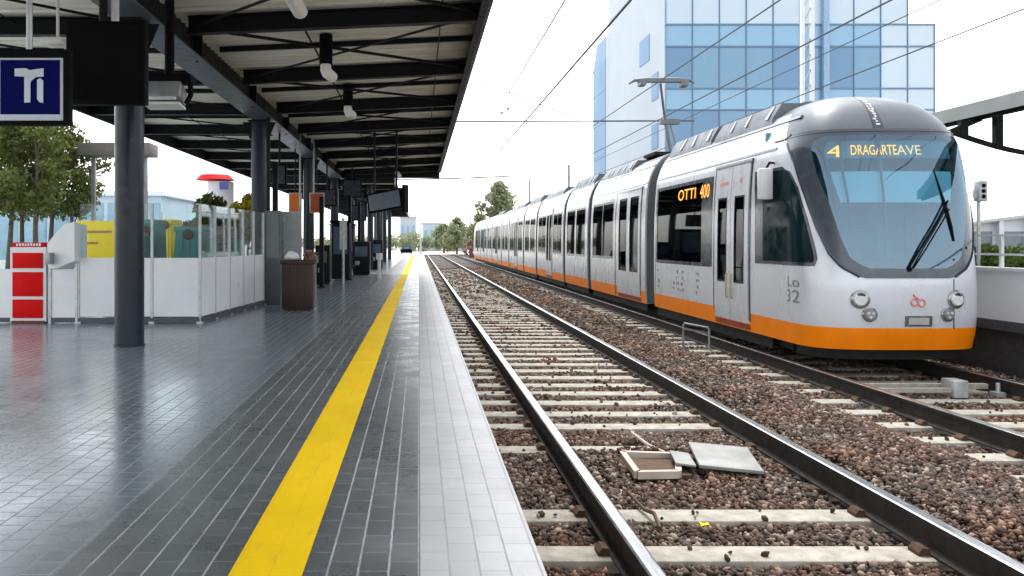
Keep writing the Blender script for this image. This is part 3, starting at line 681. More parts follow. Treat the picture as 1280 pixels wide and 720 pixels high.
# white hood
b = MB()
out = [(60, 305), (70, 292), (80, 281), (97, 277.5), (97, 326), (86, 329), (74, 334), (66, 336), (61, 332)]
pts = [at(px, py, Yf-.12) for px, py in out]
n = len(pts); fr0 = [p+Vector((0, -.03-.10*(i in (3, 4)), 0)) for i, p in enumerate(pts)]; bk = [p+Vector((0, .40, -.06)) for p in pts]
b.add(fr0+bk, [tuple(range(n)), tuple(range(n, 2*n))[::-1]]+[(i, (i+1) % n, n+(i+1) % n, n+i) for i in range(n)])
o = b.build('white_hood', m_white, origin=tuple(pts[6])); tag(o, 'white slanted hood leaning over the low fence beside the red cabinet', 'hood')
b = MB(); c = at(63, 323, Yf-.2); b.box(c.x-.05, c.x+.04, c.y-.1, c.y+.05, c.z-.10, c.z+.10, bev=.01); o = b.build('fence_lock', m_grey); tag(o, 'small dark grey lock box on the fence post under the white hood', 'lock')
# yellow board with two red-brown text lines
yb = thing('yellow_board', 'yellow board with two faint red-brown lines of lettering behind the fence', 'board', (-5.9, 16.5, .0))
a0 = at(97, 276, 16.5); a1 = at(141, 323, 16.5)
b = MB(); b.box(a0.x-.02, a1.x+.4, 16.5, 16.56, a1.z-.1, a0.z, bev=.006); b.build('panel', m_yplast, yb)
b = MB()
for py, xa, xb in ((290, 102, 138), (304, 100, 122)):
    px = xa
    while px < xb:
        w = random.uniform(1.4, 3.0); p0 = at(px, py-1.3-random.random()*.6, 16.5); p1_ = at(px+w, py+1.2, 16.5); b.box(p0.x, p1_.x, 16.488, 16.4985, p1_.z, p0.z); px += w+.6
b.build('lettering', mat('brown_letters', (.42, .16, .05), .6), yb)
b = MB()
for x in (a0.x+.1, a1.x+.3): b.box(x-.03, x+.03, 16.57, 16.62, -.05, a0.z-.05)
b.build('post', m_grey, yb)
# recycling containers
def container(px0, px1, ptop, pbot, Y, m, label, group='recycling containers behind the fence', slant=.25):
    a = at(px0, ptop, Y); c = at(px1, pbot, Y); w = c.x-a.x; z0 = -.05
    t = thing('recycling_container', label, 'container', ((a.x+c.x)/2, Y, z0), group)
    s = w*slant/2
    b = MB(); lo = [(a.x, Y, z0+.06), (c.x, Y, z0+.06), (c.x, Y+1.1, z0+.06), (a.x, Y+1.1, z0+.06)]; hi = [(a.x+s, Y+.12, a.z-.12), (c.x-s, Y+.12, a.z-.12), (c.x-s, Y+.98, a.z-.12), (a.x+s, Y+.98, a.z-.12)]
    b.add(lo+hi, [(0, 3, 2, 1), (4, 5, 6, 7), (0, 1, 5, 4), (1, 2, 6, 5), (2, 3, 7, 6), (3, 0, 4, 7)])
    for k in range(1, 4):
        x = a.x+w*k/4; xt = a.x+s+(w-2*s)*k/4
        b.bar((x, Y-.012, z0+.12), (xt, Y+.10, a.z-.2), .04, .03)
    b.build('body', m, t)
    b = MB(); b.box(a.x+s-.04, c.x-s+.04, Y+.08, Y+1.02, a.z-.12, a.z, bev=.03); b.build('lid', m, t)
    b = MB(); b.tube([((a.x+c.x)/2, Y+.03, (a.z+c.z)/2+.18), ((a.x+c.x)/2, Y+.12, (a.z+c.z)/2+.16)], .12, 14); b.build('opening', m_black, t)
    b = MB()
    for x in (a.x+.12, c.x-.12): b.box(x-.08, x+.08, Y+.1, Y+1., z0, z0+.06)
    b.build('foot', m_black, t)
    return t
container(124, 178, 290, 322, 17.6, m_teal, 'teal container partly hidden by the front column and the yellow board', slant=.5)
container(170, 193, 274, 322, 18.6, m_teal, 'teal container just right of the front column behind the glass')
container(194, 214, 274, 305, 20.5, m_yplast, 'yellow container between the teal ones behind the glass')
container(212, 256, 283, 322, 18.2, m_teal, 'broad teal container near the corner post of the glass fence')
container(262, 300, 300, 322, 20.5, m_teal, 'low teal container seen through the side run of the glass fence')

# tall grey cabinet at the fence end
tc_ = thing('tall_cabinet', 'tall grey cabinet with pale glass side standing at the end of the glass fence', 'cabinet', (-3.4, 18.8, PZ))
b = MB(); b.box(-3.56, -3.20, 18.45, 19.1, PZ, 2.45, bev=.01); b.build('body', mat('cabinet_grey', (.10, .115, .125), .45), tc_)
b = MB(); b.box(-3.19, -2.78, 18.9, 18.95, PZ+.05, 2.45); b.build('side_pane', mat('frosted_pane', (.30, .33, .33), .3), tc_)
b = MB(); b.box(-3.52, -3.24, 18.435, 18.449, 1.35, 2.4); b.build('door', mat('cabinet_door', (.16, .18, .19), .4), tc_)
# brown planter
pl = thing('brown_planter', 'dark brown wooden planter box with a white bag on top, standing under the canopy', 'planter', (-2.55, 16.9, PZ))
b = MB(); b.box(-2.88, -2.23, 16.75, 17.4, PZ+.03, 1.33, bev=.012); b.box(-2.91, -2.20, 16.72, 17.43, 1.26, 1.345, bev=.01); b.box(-2.83, -2.28, 16.8, 17.35, PZ, PZ+.05)
for k in range(1, 4): b.box(-2.88+.1625*k-.006, -2.88+.1625*k+.006, 16.742, 16.76, PZ+.08, 1.24)
b.build('box', m_brown, pl)
V, Fc, T = leaves([((-2.35, 17.1, 1.42), .16), ((-2.25, 17.0, 1.36), .12)], 1800, .05, 4); npmesh('plant', V-np.array(pl['_o']), Fc, m_leafr, pl, T)
b = MB(); bm = bmesh.new(); bmesh.ops.create_icosphere(bm, subdivisions=3, radius=.115)
for v in bm.verts: v.co = Vector((v.co.x*1.3, v.co.y, v.co.z*.85))*(1+.16*math.sin(v.co.x*31+v.co.z*23)*math.cos(v.co.y*27))
b.bm(bm, 0, True, Matrix.Translation((-2.70, 17.0, 1.43))); o = b.build('white_bag', m_white, origin=(-2.66, 17.05, 1.34)); tag(o, 'crumpled white bag lying on top of the brown planter', 'bag')
# orange posters
for px0, px1, m, lab in ((362, 376, m_orange, 'bright orange poster in a pale frame, left of the column behind the planter'), (388, 404, mat('orange_deep', (.42, .07, .015), .5), 'deep orange poster in a pale frame, right of the column behind the planter')):
    Y = 26.; a0 = at(px0, 242, Y); a1 = at(px1, 265, Y)
    t = thing('orange_poster', lab, 'poster', ((a0.x+a1.x)/2, Y, a1.z), 'orange posters under the canopy')
    b = MB(); b.box(a0.x-.03, a1.x+.03, Y, Y+.05, a1.z-.03, a0.z+.03, bev=.005); b.build('frame', m_lgrey, t)
    b = MB(); b.box(a0.x, a1.x, Y-.006, Y+.01, a1.z, a0.z); b.build('sheet', m, t)
    b = MB(); xm = (a0.x+a1.x)/2; b.tube([(xm, Y+.03, a0.z+.02), (xm, Y+.03, zr(xm)+.1)], .02, 8); b.build('hanger', m_dark, t)
for px0, px1, py0, py1, Y, lab in ((396, 421, 236, 258, 30.2, 'dark hanging board under the canopy right of the deep orange poster'), (428, 452, 224, 247, 33.4, 'dark hanging board left of the blue-grey information display'), (437, 458, 256, 276, 40.6, 'small dark hanging board under the far end of the first canopy'), (340, 358, 205, 232, 22.5, 'dark hanging board behind the second column')):
    a0 = at(px0, py0, Y); a1 = at(px1, py1, Y); t = thing('hanging_board', lab, 'board', ((a0.x+a1.x)/2, Y, a1.z), 'dark hanging boards')
    b = MB(); b.box(a0.x, a1.x, Y, Y+.12, a1.z, a0.z, bev=.01); b.build('housing', m_black, t)
    b = MB(); b.box(a0.x+.05, a1.x-.05, Y-.008, Y+.004, a1.z+.05, a0.z-.05); b.build('screen', mat('dim_screen', (.02, .03, .045), .3), t)
    b = MB(); b.tube([((a0.x+a1.x)/2, Y+.06, a0.z-.02), ((a0.x+a1.x)/2, Y+.06, EYE+3.35)], .03, 8); b.build('hanger', m_dark, t)
for px, Y, h, lab in ((402, 25.5, 2.9, 'thin dark post just beyond the brown planter'), (437, 31.0, 3.3, 'thin dark post between the stanchion and the dark kiosk'), (449, 36.0, 3.3, 'thin dark post left of the white bollard'), (344, 21.5, 3.6, 'dark post close behind the second column')):
    p = at(px, 300, Y); t = thing('platform_post', lab, 'post', (p.x, Y, PZ)); b = MB(); b.box(p.x-.07, p.x+.07, Y-.07, Y+.07, PZ+.02, PZ+h, bev=.01); b.build('shaft', m_dark, t); b = MB(); b.box(p.x-.13, p.x+.13, Y-.13, Y+.13, PZ+.001, PZ+.025); b.build('base_plate', m_dark, t)
def vending(px0, px1, Y, h, lab):
    a0 = at(px0, 300, Y); a1 = at(px1, 300, Y); t = thing('ticket_machine', lab, 'ticket machine', ((a0.x+a1.x)/2, Y, PZ), 'ticket machines along the platform')
    b = MB(); b.box(a0.x, a1.x, Y, Y+.7, PZ+.06, PZ+h, bev=.03); b.box(a0.x+.03, a1.x-.03, Y+.03, Y+.66, PZ, PZ+.06); b.build('housing', m_dark, t)
    b = MB(); b.box(a0.x+.1, a1.x-.1, Y-.01, Y+.004, PZ+h*.55, PZ+h*.85, bev=.004); b.build('screen', m_display, t)
    b = MB(); b.box(a0.x+.1, a0.x+.3, Y-.012, Y+.004, PZ+h*.3, PZ+h*.42, bev=.004); b.build('tray', m_grey, t)
vending(441, 462, 35.5, 1.5, 'dark ticket machine right of the thin dark posts'); vending(462, 478, 43, 1.6, 'dark ticket machine beyond the white bollard'); vending(394, 412, 27.6, 1.35, 'low dark ticket machine behind the brown planter')
# far platform furniture: shelters, benches, bollard
def shelter(x, y, w, d, h, label):
    t = thing('platform_kiosk', label, 'kiosk', (x, y, PZ), 'dark kiosks along the platform')
    b = MB(); b.box(x, x+w, y, y+d, PZ+.05, PZ+h, bev=.03); b.build('body', m_dark, t)
    b = MB(); b.box(x+.08, x+w-.08, y-.02, y-.001, PZ+1.0, PZ+h-.15); b.build('front_pane', m_display, t)
    b = MB(); b.box(x-.06, x+w+.06, y-.06, y+d+.06, PZ+h, PZ+h+.08); b.build('roof', m_black, t)
shelter(-3.35, 30.5, .7, .8, 2.2, 'dark kiosk with bluish front right of the deep orange poster')
shelter(-4.9, 44.0, 1.3, 1.2, 2.4, 'low dark kiosk beyond the first canopy, behind the benches')
def bench(x, y, label):
    t = thing('platform_bench', label, 'bench', (x, y, PZ), 'dark benches along the platform')
    b = MB(); b.box(x-.25, x+.25, y, y+1.8, PZ+.42, PZ+.47, bev=.01); b.build('seat', m_black, t)
    b = MB(); b.obox((x-.27, y+.9, PZ+.72), (.05, 1.8, .46), (0, R(-10), 0)); b.build('backrest', m_black, t)
    for yy in (y+.2, y+1.6): b = MB(); b.box(x-.2, x-.15, yy-.03, yy+.03, PZ, PZ+.42); b.box(x+.15, x+.2, yy-.03, yy+.03, PZ, PZ+.42); b.build('leg', m_black, t)
bl = ['dark platform bench nearest the white bollard', 'second dark platform bench beyond the bollard', 'dark platform bench in the middle of the far row', 'last dark platform bench of the far row']
for i, y in enumerate((33, 40, 48, 57)): bench(-3.0, y, bl[i])
for i, (x, y) in enumerate(((-2.9, 38.6), (-2.8, 46.3), (-3.0, 54.0))):
    t = thing('litter_bin', ['dark round bin beside the second bench', 'dark round bin beside the middle bench', 'dark round bin beside the last bench'][i], 'bin', (x, y, PZ), 'dark bins along the platform')
    b = MB(); b.tube([(x, y, PZ), (x, y, PZ+.85)], .24, 16); b.build('body', m_black, t); b = MB(); b.tube([(x, y, PZ+.85), (x, y, PZ+.95)], [.27, .2], 16); b.build('lid', m_dark, t)
t = thing('white_bollard', 'short white bollard with a cap standing on the polished floor near the benches', 'bollard', (-1.62, 32.5, PZ))
b = MB(); b.tube([(-1.62, 32.5, PZ), (-1.62, 32.5, PZ+.75)], .07, 14); b.build('post', m_white, t); b = MB(); b.tube([(-1.62, 32.5, PZ+.75), (-1.62, 32.5, PZ+1.02)], .13, 14); b.build('cap', m_white, t)
for px, Y, lab in ((429, 28, 'thin grey stanchion under the canopy, left one of the pair beyond the planter'), (416, 33, 'thin pale stanchion under the canopy, right behind the deep orange poster')):
    p = at(px, 300, Y); b = MB(); b.tube([(p.x, Y, PZ), (p.x, Y, PZ+2.3)], .05, 10); b.box(p.x-.12, p.x+.12, Y-.02, Y+.02, PZ+1.2, PZ+2.2); o = b.build('stanchion', m_lgrey); tag(o, lab, 'stanchion')

# ================================================================== LEFT BACKGROUND
for i, (px, Y, h, cr) in enumerate(((8, 27, 6.6, 1.5), (28, 30, 7.2, 1.5), (44, 26.5, 6.3, 1.3), (60, 29, 6.9, 1.5), (88, 31, 6.0, 1.6), (-22, 29, 7, 1.7))):
    p = at(px, 304, Y)
    tree('street_tree', ['slender tree at the left picture edge behind the fence', 'slender tree second from the left above the red cabinet', 'slender tree above the red cabinet and white hood, third from the left', 'slender tree fourth from the left behind the fence',
          'slender tree nearest the front column behind the yellow board', 'slender tree half cut by the left picture edge'][i], 'tree', (p.x, Y, -.05), h, cr, 2.9, 20+i, m_leaf, .085, 470, 'slender trees behind the fence', .09, .2, 26)
tree('small_tree', 'small round-crowned tree behind the glass fence corner under the red kiosk roof', 'tree', (at(262, 304, 24).x, 24, -.05), 3.1, 1.0, 1.0, 41, m_leaf, .075, 1500, None, .07, .1, 18)
tree('small_tree', 'small green bush seen through the side run of the glass fence', 'tree', (at(298, 304, 26).x, 26, -.05), 2.7, 1.1, .3, 43, m_leafp, .08, 1400, None, .06, .1, 18)
tree('flowering_tree', 'small tree with yellow blossom above the end of the glass fence', 'tree', (at(312, 304, 25).x, 25, -.05), 3.2, .8, 1.9, 42, m_flower, .07, 1500, None, .06, .1, 14)
# pale blue glass building behind the trees
bg = thing('glass_pavilion', 'pale blue glass pavilion behind the slender trees', 'building', (-20, 44, -.05))
b = MB(); b.box(-30, -14.2, 44, 52, -.05, 4.3); b.build('wall', mat('pavilion_wall', (.48, .60, .68), .5, var=.1, vs=.5), bg)
b = MB(); b.box(-30.3, -13.9, 43.7, 52.3, 4.3, 4.55); b.build('roof', m_whitep, bg)
for k in range(10):
    x = -29.6+k*1.56; b = MB(); b.box(x, x+1.3, 43.95, 43.99, .7, 3.9); b.build('window', mat('pavilion_glass', (.22, .36, .46), .15, var=.3, vs=.6), bg)
# white low wall and railings further back
b = MB(); b.box(-40, -6.5, 33, 33.15, -.05, 1.0); o = b.build('low_wall', m_whitep); tag(o, 'long low white wall on the far side of the street behind the containers', 'wall')
rf = thing('street_railing', 'pale blue see-through railing behind the containers and trees', 'railing', (-12, 31, -.05))
for x in np.arange(-26, -6, 1.6): b = MB(); b.box(x-.03, x+.03, 31, 31.05, -.05, 2.9); b.build('post', m_lgrey, rf)
b = MB(); b.box(-26, -6, 31.02, 31.03, .2, 2.8); b.build('glass_pane', m_glass_f, rf)
# flat roofed shelter
sh = thing('bus_shelter', 'street shelter with flat grey-brown roof slab behind the front column', 'shelter', (-11.5, 30, -.05))
a0 = at(96, 178, 30); a1 = at(187, 194, 30); m_slab = mat('slab_brown', (.17, .15, .13), .7)
b = MB(); b.box(a0.x, a1.x, 30, 31, a1.z, a0.z, bev=.02); b.build('roof', m_slab, sh)
for x in (a0.x+.4, a1.x-.35): b = MB(); b.box(x-.07, x+.07, 30.5, 30.64, -.05, a1.z); b.build('post', m_grey, sh)
# kiosk with red roof
kx = at(262, 220, 36).x
ki = thing('red_roof_kiosk', 'white street kiosk with a flat red oval roof left of the second column', 'kiosk', (kx, 36, -.05))
b = MB(); z1 = EYE+(304-224)*.036; bm = bmesh.new(); bmesh.ops.create_cone(bm, segments=40, radius1=1.08, radius2=.80, depth=.24, cap_ends=True); b.bm(bm, 0, False, Matrix.Translation((kx, 37, z1+.15)) @ Matrix.Diagonal((.82, .82, 1, 1))); b.build('roof', m_red, ki)
b = MB(); bm = bmesh.new(); bmesh.ops.create_cone(bm, segments=32, radius1=.6, radius2=.6, depth=z1-.1, cap_ends=True); b.bm(bm, 0, True, Matrix.Translation((kx+.25, 37, z1/2))); b.build('body', m_white, ki)
b = MB(); b.box(kx+.35, kx+.75, 36.36, 36.42, z1-.42, z1-.10); b.build('poster', mat('poster_blue', (.10, .12, .42), .5), ki)
b = MB(); b.prism([(kx-.2, z1-1.0), (kx+1.5, z1-1.55), (kx+1.9, z1-1.9), (kx+1.9, z1-1.98), (kx-.2, z1-1.3)], 1, 35.2, 36.8); b.build('awning', m_white, ki)
# pale lamp posts in the street
for px, Y, h, lab in ((180, 48, 5.6, 'thin pale lamp post standing in the street right of the front column'),):
    p = at(px, 304, Y); t = thing('street_lamp', lab, 'lamp', (p.x, Y, -.05)); b = MB(); b.tube([(p.x, Y, -.05), (p.x, Y, h)], .05, 8); b.build('pole', m_lgrey, t); b = MB(); b.box(p.x-.1, p.x+.4, Y-.08, Y+.08, h, h+.08); b.build('lamp_head', m_lgrey, t)

# ================================================================== TRAM
XC = 6.61
KEY = [(.25, 1.185, 10.86), (.55, 1.205, 10.80), (1.0, 1.21, 10.79), (1.3, 1.21, 10.81), (2.0, 1.205, 10.90), (2.5, 1.19, 10.98), (3.0, 1.155, 11.08), (3.2, 1.115, 11.14), (3.4, 1.045, 11.25), (3.6, .93, 11.42), (3.75, .78, 11.62), (3.87, .56, 11.92), (3.93, .30, 12.2), (3.95, .0, 12.42)]
def catmull(P, n=24):
    P = np.array(P); Q = np.vstack([2*P[0]-P[1], P, 2*P[-1]-P[-2]]); out = []
    for i in range(1, len(Q)-2):
        for k in range(n):
            t = k/n; a, b_, c, d = Q[i-1], Q[i], Q[i+1], Q[i+2]
            out.append(.5*((2*b_)+(c-a)*t+(2*a-5*b_+4*c-d)*t*t+(3*b_-a-3*c+d)*t**3))
    out.append(P[-1]); return np.array(out)
TAB = catmull(KEY); TAB[:, 0] = np.maximum.accumulate(TAB[:, 0]+np.arange(len(TAB))*1e-9)
YE = 12.75
def wY(z): return np.interp(z, TAB[:, 0], TAB[:, 1]), np.interp(z, TAB[:, 0], TAB[:, 2])
NP = 3.4
_tt = np.linspace(0, math.pi/2, 4001); _ax = 1.2*np.sin(_tt)**(2/NP); _ay = .85*(1-np.abs(np.cos(_tt))**(2/NP))
_al = np.concatenate([[0], np.cumsum(np.hypot(np.diff(_ax), np.diff(_ay)))]); _al /= _al[-1]
def Sf(a, z):
    """nose/side surface: |a|<=1 round the nose, beyond that along the side in metres"""
    a = np.asarray(a, float); z = np.asarray(z, float)
    w, yf = wY(z); D = np.minimum(.85, YE-yf)
    t = np.interp(np.clip(np.abs(a), 0, 1), _al, _tt)
    sx = np.abs(np.sin(t))**(2/NP); sy = 1-np.abs(np.cos(t))**(2/NP)
    ext = np.clip(np.abs(a)-1, 0, None)
    return XC+np.sign(a)*w*sx, yf+D*sy+ext, z
def S(a, z): x, y, z = Sf(a, z); return Vector((float(x), float(y), float(z)))
def Sn(a, z, off):
    e = 1e-3; p = S(a, z); da = S(a+e, z)-S(a-e, z); dz = S(a, z+e)-S(a, z-e); n = da.cross(dz)
    if n.length < 1e-12: return p
    n.normalize()
    if n.dot(p-Vector((XC, p.y+1.0 if abs(a) < 1 else p.y, p.z))) < 0: n = -n
    return p+n*off
_ga, _gz = np.meshgrid(np.concatenate([np.linspace(-3.2, -1, 200), np.linspace(-1, .9, 900)]), np.linspace(.25, 3.93, 620), indexing='ij')
_gx, _gy, _ = Sf(_ga, _gz); _px = VX+_gx/_gy*F; _py = VY-(_gz-EYE)/_gy*F
def inv(px, py):
    d = (_px-px)**2+(_py-py)**2; i = np.unravel_index(np.argmin(d), d.shape); return float(_ga[i]), float(_gz[i])

def patch(mb, zs, aL, aR, off, na=24, skirt=.02, mi=0):
    rows = [[Sn(l+(r-l)*j/na, z, off) for j in range(na+1)] for z, l, r in zip(zs, aL, aR)]
    mb.grid(rows, mi, True)
    inn = [[Sn(l+(r-l)*j/na, z, off-skirt) for j in range(na+1)] for z, l, r in zip(zs, aL, aR)]
    for r0, r1 in ((rows[0], inn[0]), (rows[-1], inn[-1])): mb.grid([r0, r1], mi, False)
    for j in (0, -1): mb.grid([[r[j] for r in rows], [r[j] for r in inn]], mi, False)

def smooth_line(pts, n=40):
    """pixel outline -> (z ascending, a) samples on the surface"""
    az = sorted([inv(*p)[::-1] for p in pts]); z = np.array([q[0] for q in az]); a = np.array([q[1] for q in az])
    return z, a

tram = thing('tram', 'white tram with orange skirt band and grey front, headlights facing the platform camera', 'tram', (XC, 10.8, 0))
CARS = [(YE, 18.4), (19.15, 25.2), (25.75, 29.6), (30.1, 36.6), (37.1, 41.2), (41.7, 48.0), (48.5, 52.4), (52.9, 59.2), (59.7, 63.6), (64.1, 70.4), (70.9, 78.0)]
OPEN = [[('door', 13.10, 14.60), ('win', 14.78, 18.22)], [('door', 19.55, 21.75), ('win', 22.3, 24.95)], [('win', 26.1, 27.6), ('win', 27.8, 29.3)],
        [('win', 30.4, 32.3), ('door', 32.55, 33.95), ('win', 34.2, 36.3)], [('win', 37.4, 39.0), ('win', 39.3, 40.9)]]
for y0_, y1_ in CARS[5:]:
    if y1_-y0_ > 5: OPEN.append([('win', y0_+.3, y0_+2.1), ('door', y0_+2.35, y0_+3.75), ('win', y0_+4.0, y0_+6.0)])
    else: OPEN.append([('win', y0_+.3, y0_+1.8), ('win', y0_+2.1, y0_+3.6)])
NC = len(CARS)-1
WZ = (1.27, 2.93); DZ = (.42, 3.03)
YM = 10.8+80.0     # mirror for the rear nose
def rows_z():
    zs = set(np.round(np.concatenate([np.linspace(.25, .55, 4), np.linspace(.55, 3.2, 56), np.array([.55, .42, 1.27, 2.93, 3.03])]), 4).tolist())
    zs |= set(np.round(TAB[TAB[:, 0] > 3.2][::5, 0], 4).tolist()); zs.add(3.9499)
    return sorted(zs)
ZR = rows_z()
def matz(z, a=None):
    if z < .55: return 1
    if z > 3.72: return 2
    if a is not None and z > 3.24 and abs(a) < DOME: return 2
    return 0
# windscreen outlines (left half read off the photo, mirrored)
glL = [(1012, 170), (1022, 220), (1035, 250), (1052, 300), (1062, 322), (1072, 331)]
suL = [(973, 158), (984, 178), (994, 205), (1007, 245), (1021, 285), (1037, 318), (1052, 334), (1066, 343)]
DOME = abs(inv(973, 158)[0])+.01
gz, ga = smooth_line(glL); sz, sa = smooth_line(suL)
gtop = 3.20; gbot = inv(1120, 336)[1]; stop_ = 3.30; sbot = inv(1120, 348)[1]
def aG(z): return float(np.interp(z, gz, ga))
def aS(z): return float(np.interp(z, sz, sa))
def round_corner(f, z, z0, z1, r0, r1):
    a = f(z)
    if z < z0+r0: t = (z0+r0-z)/r0; a *= 1-.22*(1-math.sqrt(max(0, 1-t*t)))
    if z > z1-r1: t = (z-(z1-r1))/r1; a *= 1-.16*(1-math.sqrt(max(0, 1-t*t)))
    return a
def gA(z): return round_corner(aG, z, gbot, gtop, .16, .22)
def sA(z): return round_corner(aS, z, sbot, stop_, .16, .001)
def in_ws(a, z):
    if z < (gbot+sbot)/2+.02 or z > gtop+.03: return False
    zz = min(max(z, gbot), gtop); return abs(a) < abs(gA(zz))+.03

def car_shell(ci, mirror=False):
    y0, y1 = CARS[ci]; mb = MB()
    ops = OPEN[ci]
    ycs = {y0, y1}
    for k, a, b_ in ops: ycs |= {a, b_}
    ycs |= set(np.arange(y0+.5, y1-.2, .6).round(3).tolist()); ycs = sorted(ycs)
    def hole(ya, yb, z):
        for k, a, b_ in ops:
            lo, hi = WZ if k == 'win' else DZ
            if ya >= a-1e-6 and yb <= b_+1e-6 and lo < z < hi: return True
        return False
    for s in (-1, 1):
        for i in range(len(ZR)-1):
            za, zb = ZR[i], ZR[i+1]; zm = (za+zb)/2; wa, wb = float(wY(za)[0]), float(wY(zb)[0])
            for j in range(len(ycs)-1):
                ya, yb = ycs[j], ycs[j+1]
                if hole(ya, yb, zm): continue
                mb.add([(XC+s*wa, ya, za), (XC+s*wa, yb, za), (XC+s*wb, yb, zb), (XC+s*wb, ya, zb)], [(0, 1, 2, 3)], matz(zm), True)
    # end walls with a wide gangway opening, floor
    for y in ([y1] if ci == 0 else [y0] if ci == NC else [y0, y1]):
        for s in (-1, 1):
            pts = [(XC+s*float(wY(z)[0]), y, z) for z in ZR if z < 3.94]; inn = [(XC+s*min(.62, float(wY(z)[0])), y, z) for z in ZR if z < 3.94]
            mb.grid([pts, inn], 3, False)
    mb.box(XC-1.15, XC+1.15, y0, y1, .27, .36, 3)
    return mb
SHM = [m_body, m_torange, m_tdark, m_inner]
def nose_shell(hole, mir=False):
    mb = MB(); A = np.linspace(-1, 1, 97)
    def tf(p): return (p.x, YM-p.y, p.z) if mir else p
    for i in range(len(ZR)-1):
        za, zb = ZR[i], ZR[i+1]; zm = (za+zb)/2
        for j in range(len(A)-1):
            am = (A[j]+A[j+1])/2
            if hole and in_ws(am, zm): continue
            mb.add([tf(S(A[j], za)), tf(S(A[j+1], za)), tf(S(A[j+1], zb)), tf(S(A[j], zb))], [(0, 1, 2, 3)], matz(zm, am), True)
        for s in (-1, 1):                          # join the nose to the straight side
            pa, pb = S(s, za), S(s, zb)
            if abs(pa.y-YE) > 1e-4 or abs(pb.y-YE) > 1e-4:
                mb.add([tf(pa), tf(Vector((pa.x, YE, za))), tf(Vector((pb.x, YE, zb))), tf(pb)], [(0, 1, 2, 3)], matz(zm), True)
    bt = [tf(S(a, .25)) for a in A]; mb.add(bt, [tuple(range(len(bt)))], 3)
    return mb
def merge(o, dist=.0005):
    bm = bmesh.new(); bm.from_mesh(o.data); bmesh.ops.remove_doubles(bm, verts=bm.verts[:], dist=dist); bmesh.ops.recalc_face_normals(bm, faces=bm.faces[:]); bm.to_mesh(o.data); bm.free(); o.data.set_sharp_from_angle(angle=R(38)); return o

bodies = []
mbA = car_shell(0); nz = nose_shell(True); mbA.add(nz.v, [], 0)
o_ = len(mbA.v)-len(nz.v)
for f, mi, sm_ in zip(nz.f, nz.mi, nz.sm): mbA.f.append(tuple(i+o_ for i in f)); mbA.mi.append(mi); mbA.sm.append(sm_)
body0 = merge(mbA.build('car_body', SHM, tram)); bodies.append(body0)
for ci in range(1, NC): bodies.append(merge(car_shell(ci).build('car_body', SHM, tram)))
mbE = car_shell(NC); nz = nose_shell(False, True); o_ = len(mbE.v); mbE.v += nz.v and [tuple(p) for p in nz.v]
for f, mi, sm_ in zip(nz.f, nz.mi, nz.sm): mbE.f.append(tuple(i+o_ for i in f)); mbE.mi.append(mi); mbE.sm.append(sm_)
bodies.append(merge(mbE.build('car_body', SHM, tram)))

def side_grid(mb, y0, y1, z0, z1, off, thick, s=-1, mi=0, nz_=10):
    zs = np.linspace(z0, z1, nz_+1)
    for d, q in ((off, 0), (off-thick, 1)):
        mb.grid([[(XC+s*(float(wY(z)[0])+d), y, z) for y in (y0, y1)] for z in zs], mi, True)
    for y in (y0, y1): mb.grid([[(XC+s*(float(wY(z)[0])+d), y, z) for d in (off, off-thick)] for z in zs], mi, False)
    for z in (z0, z1): mb.grid([[(XC+s*(float(wY(z)[0])+d), y, z) for d in (off, off-thick)] for y in (y0, y1)], mi, False)

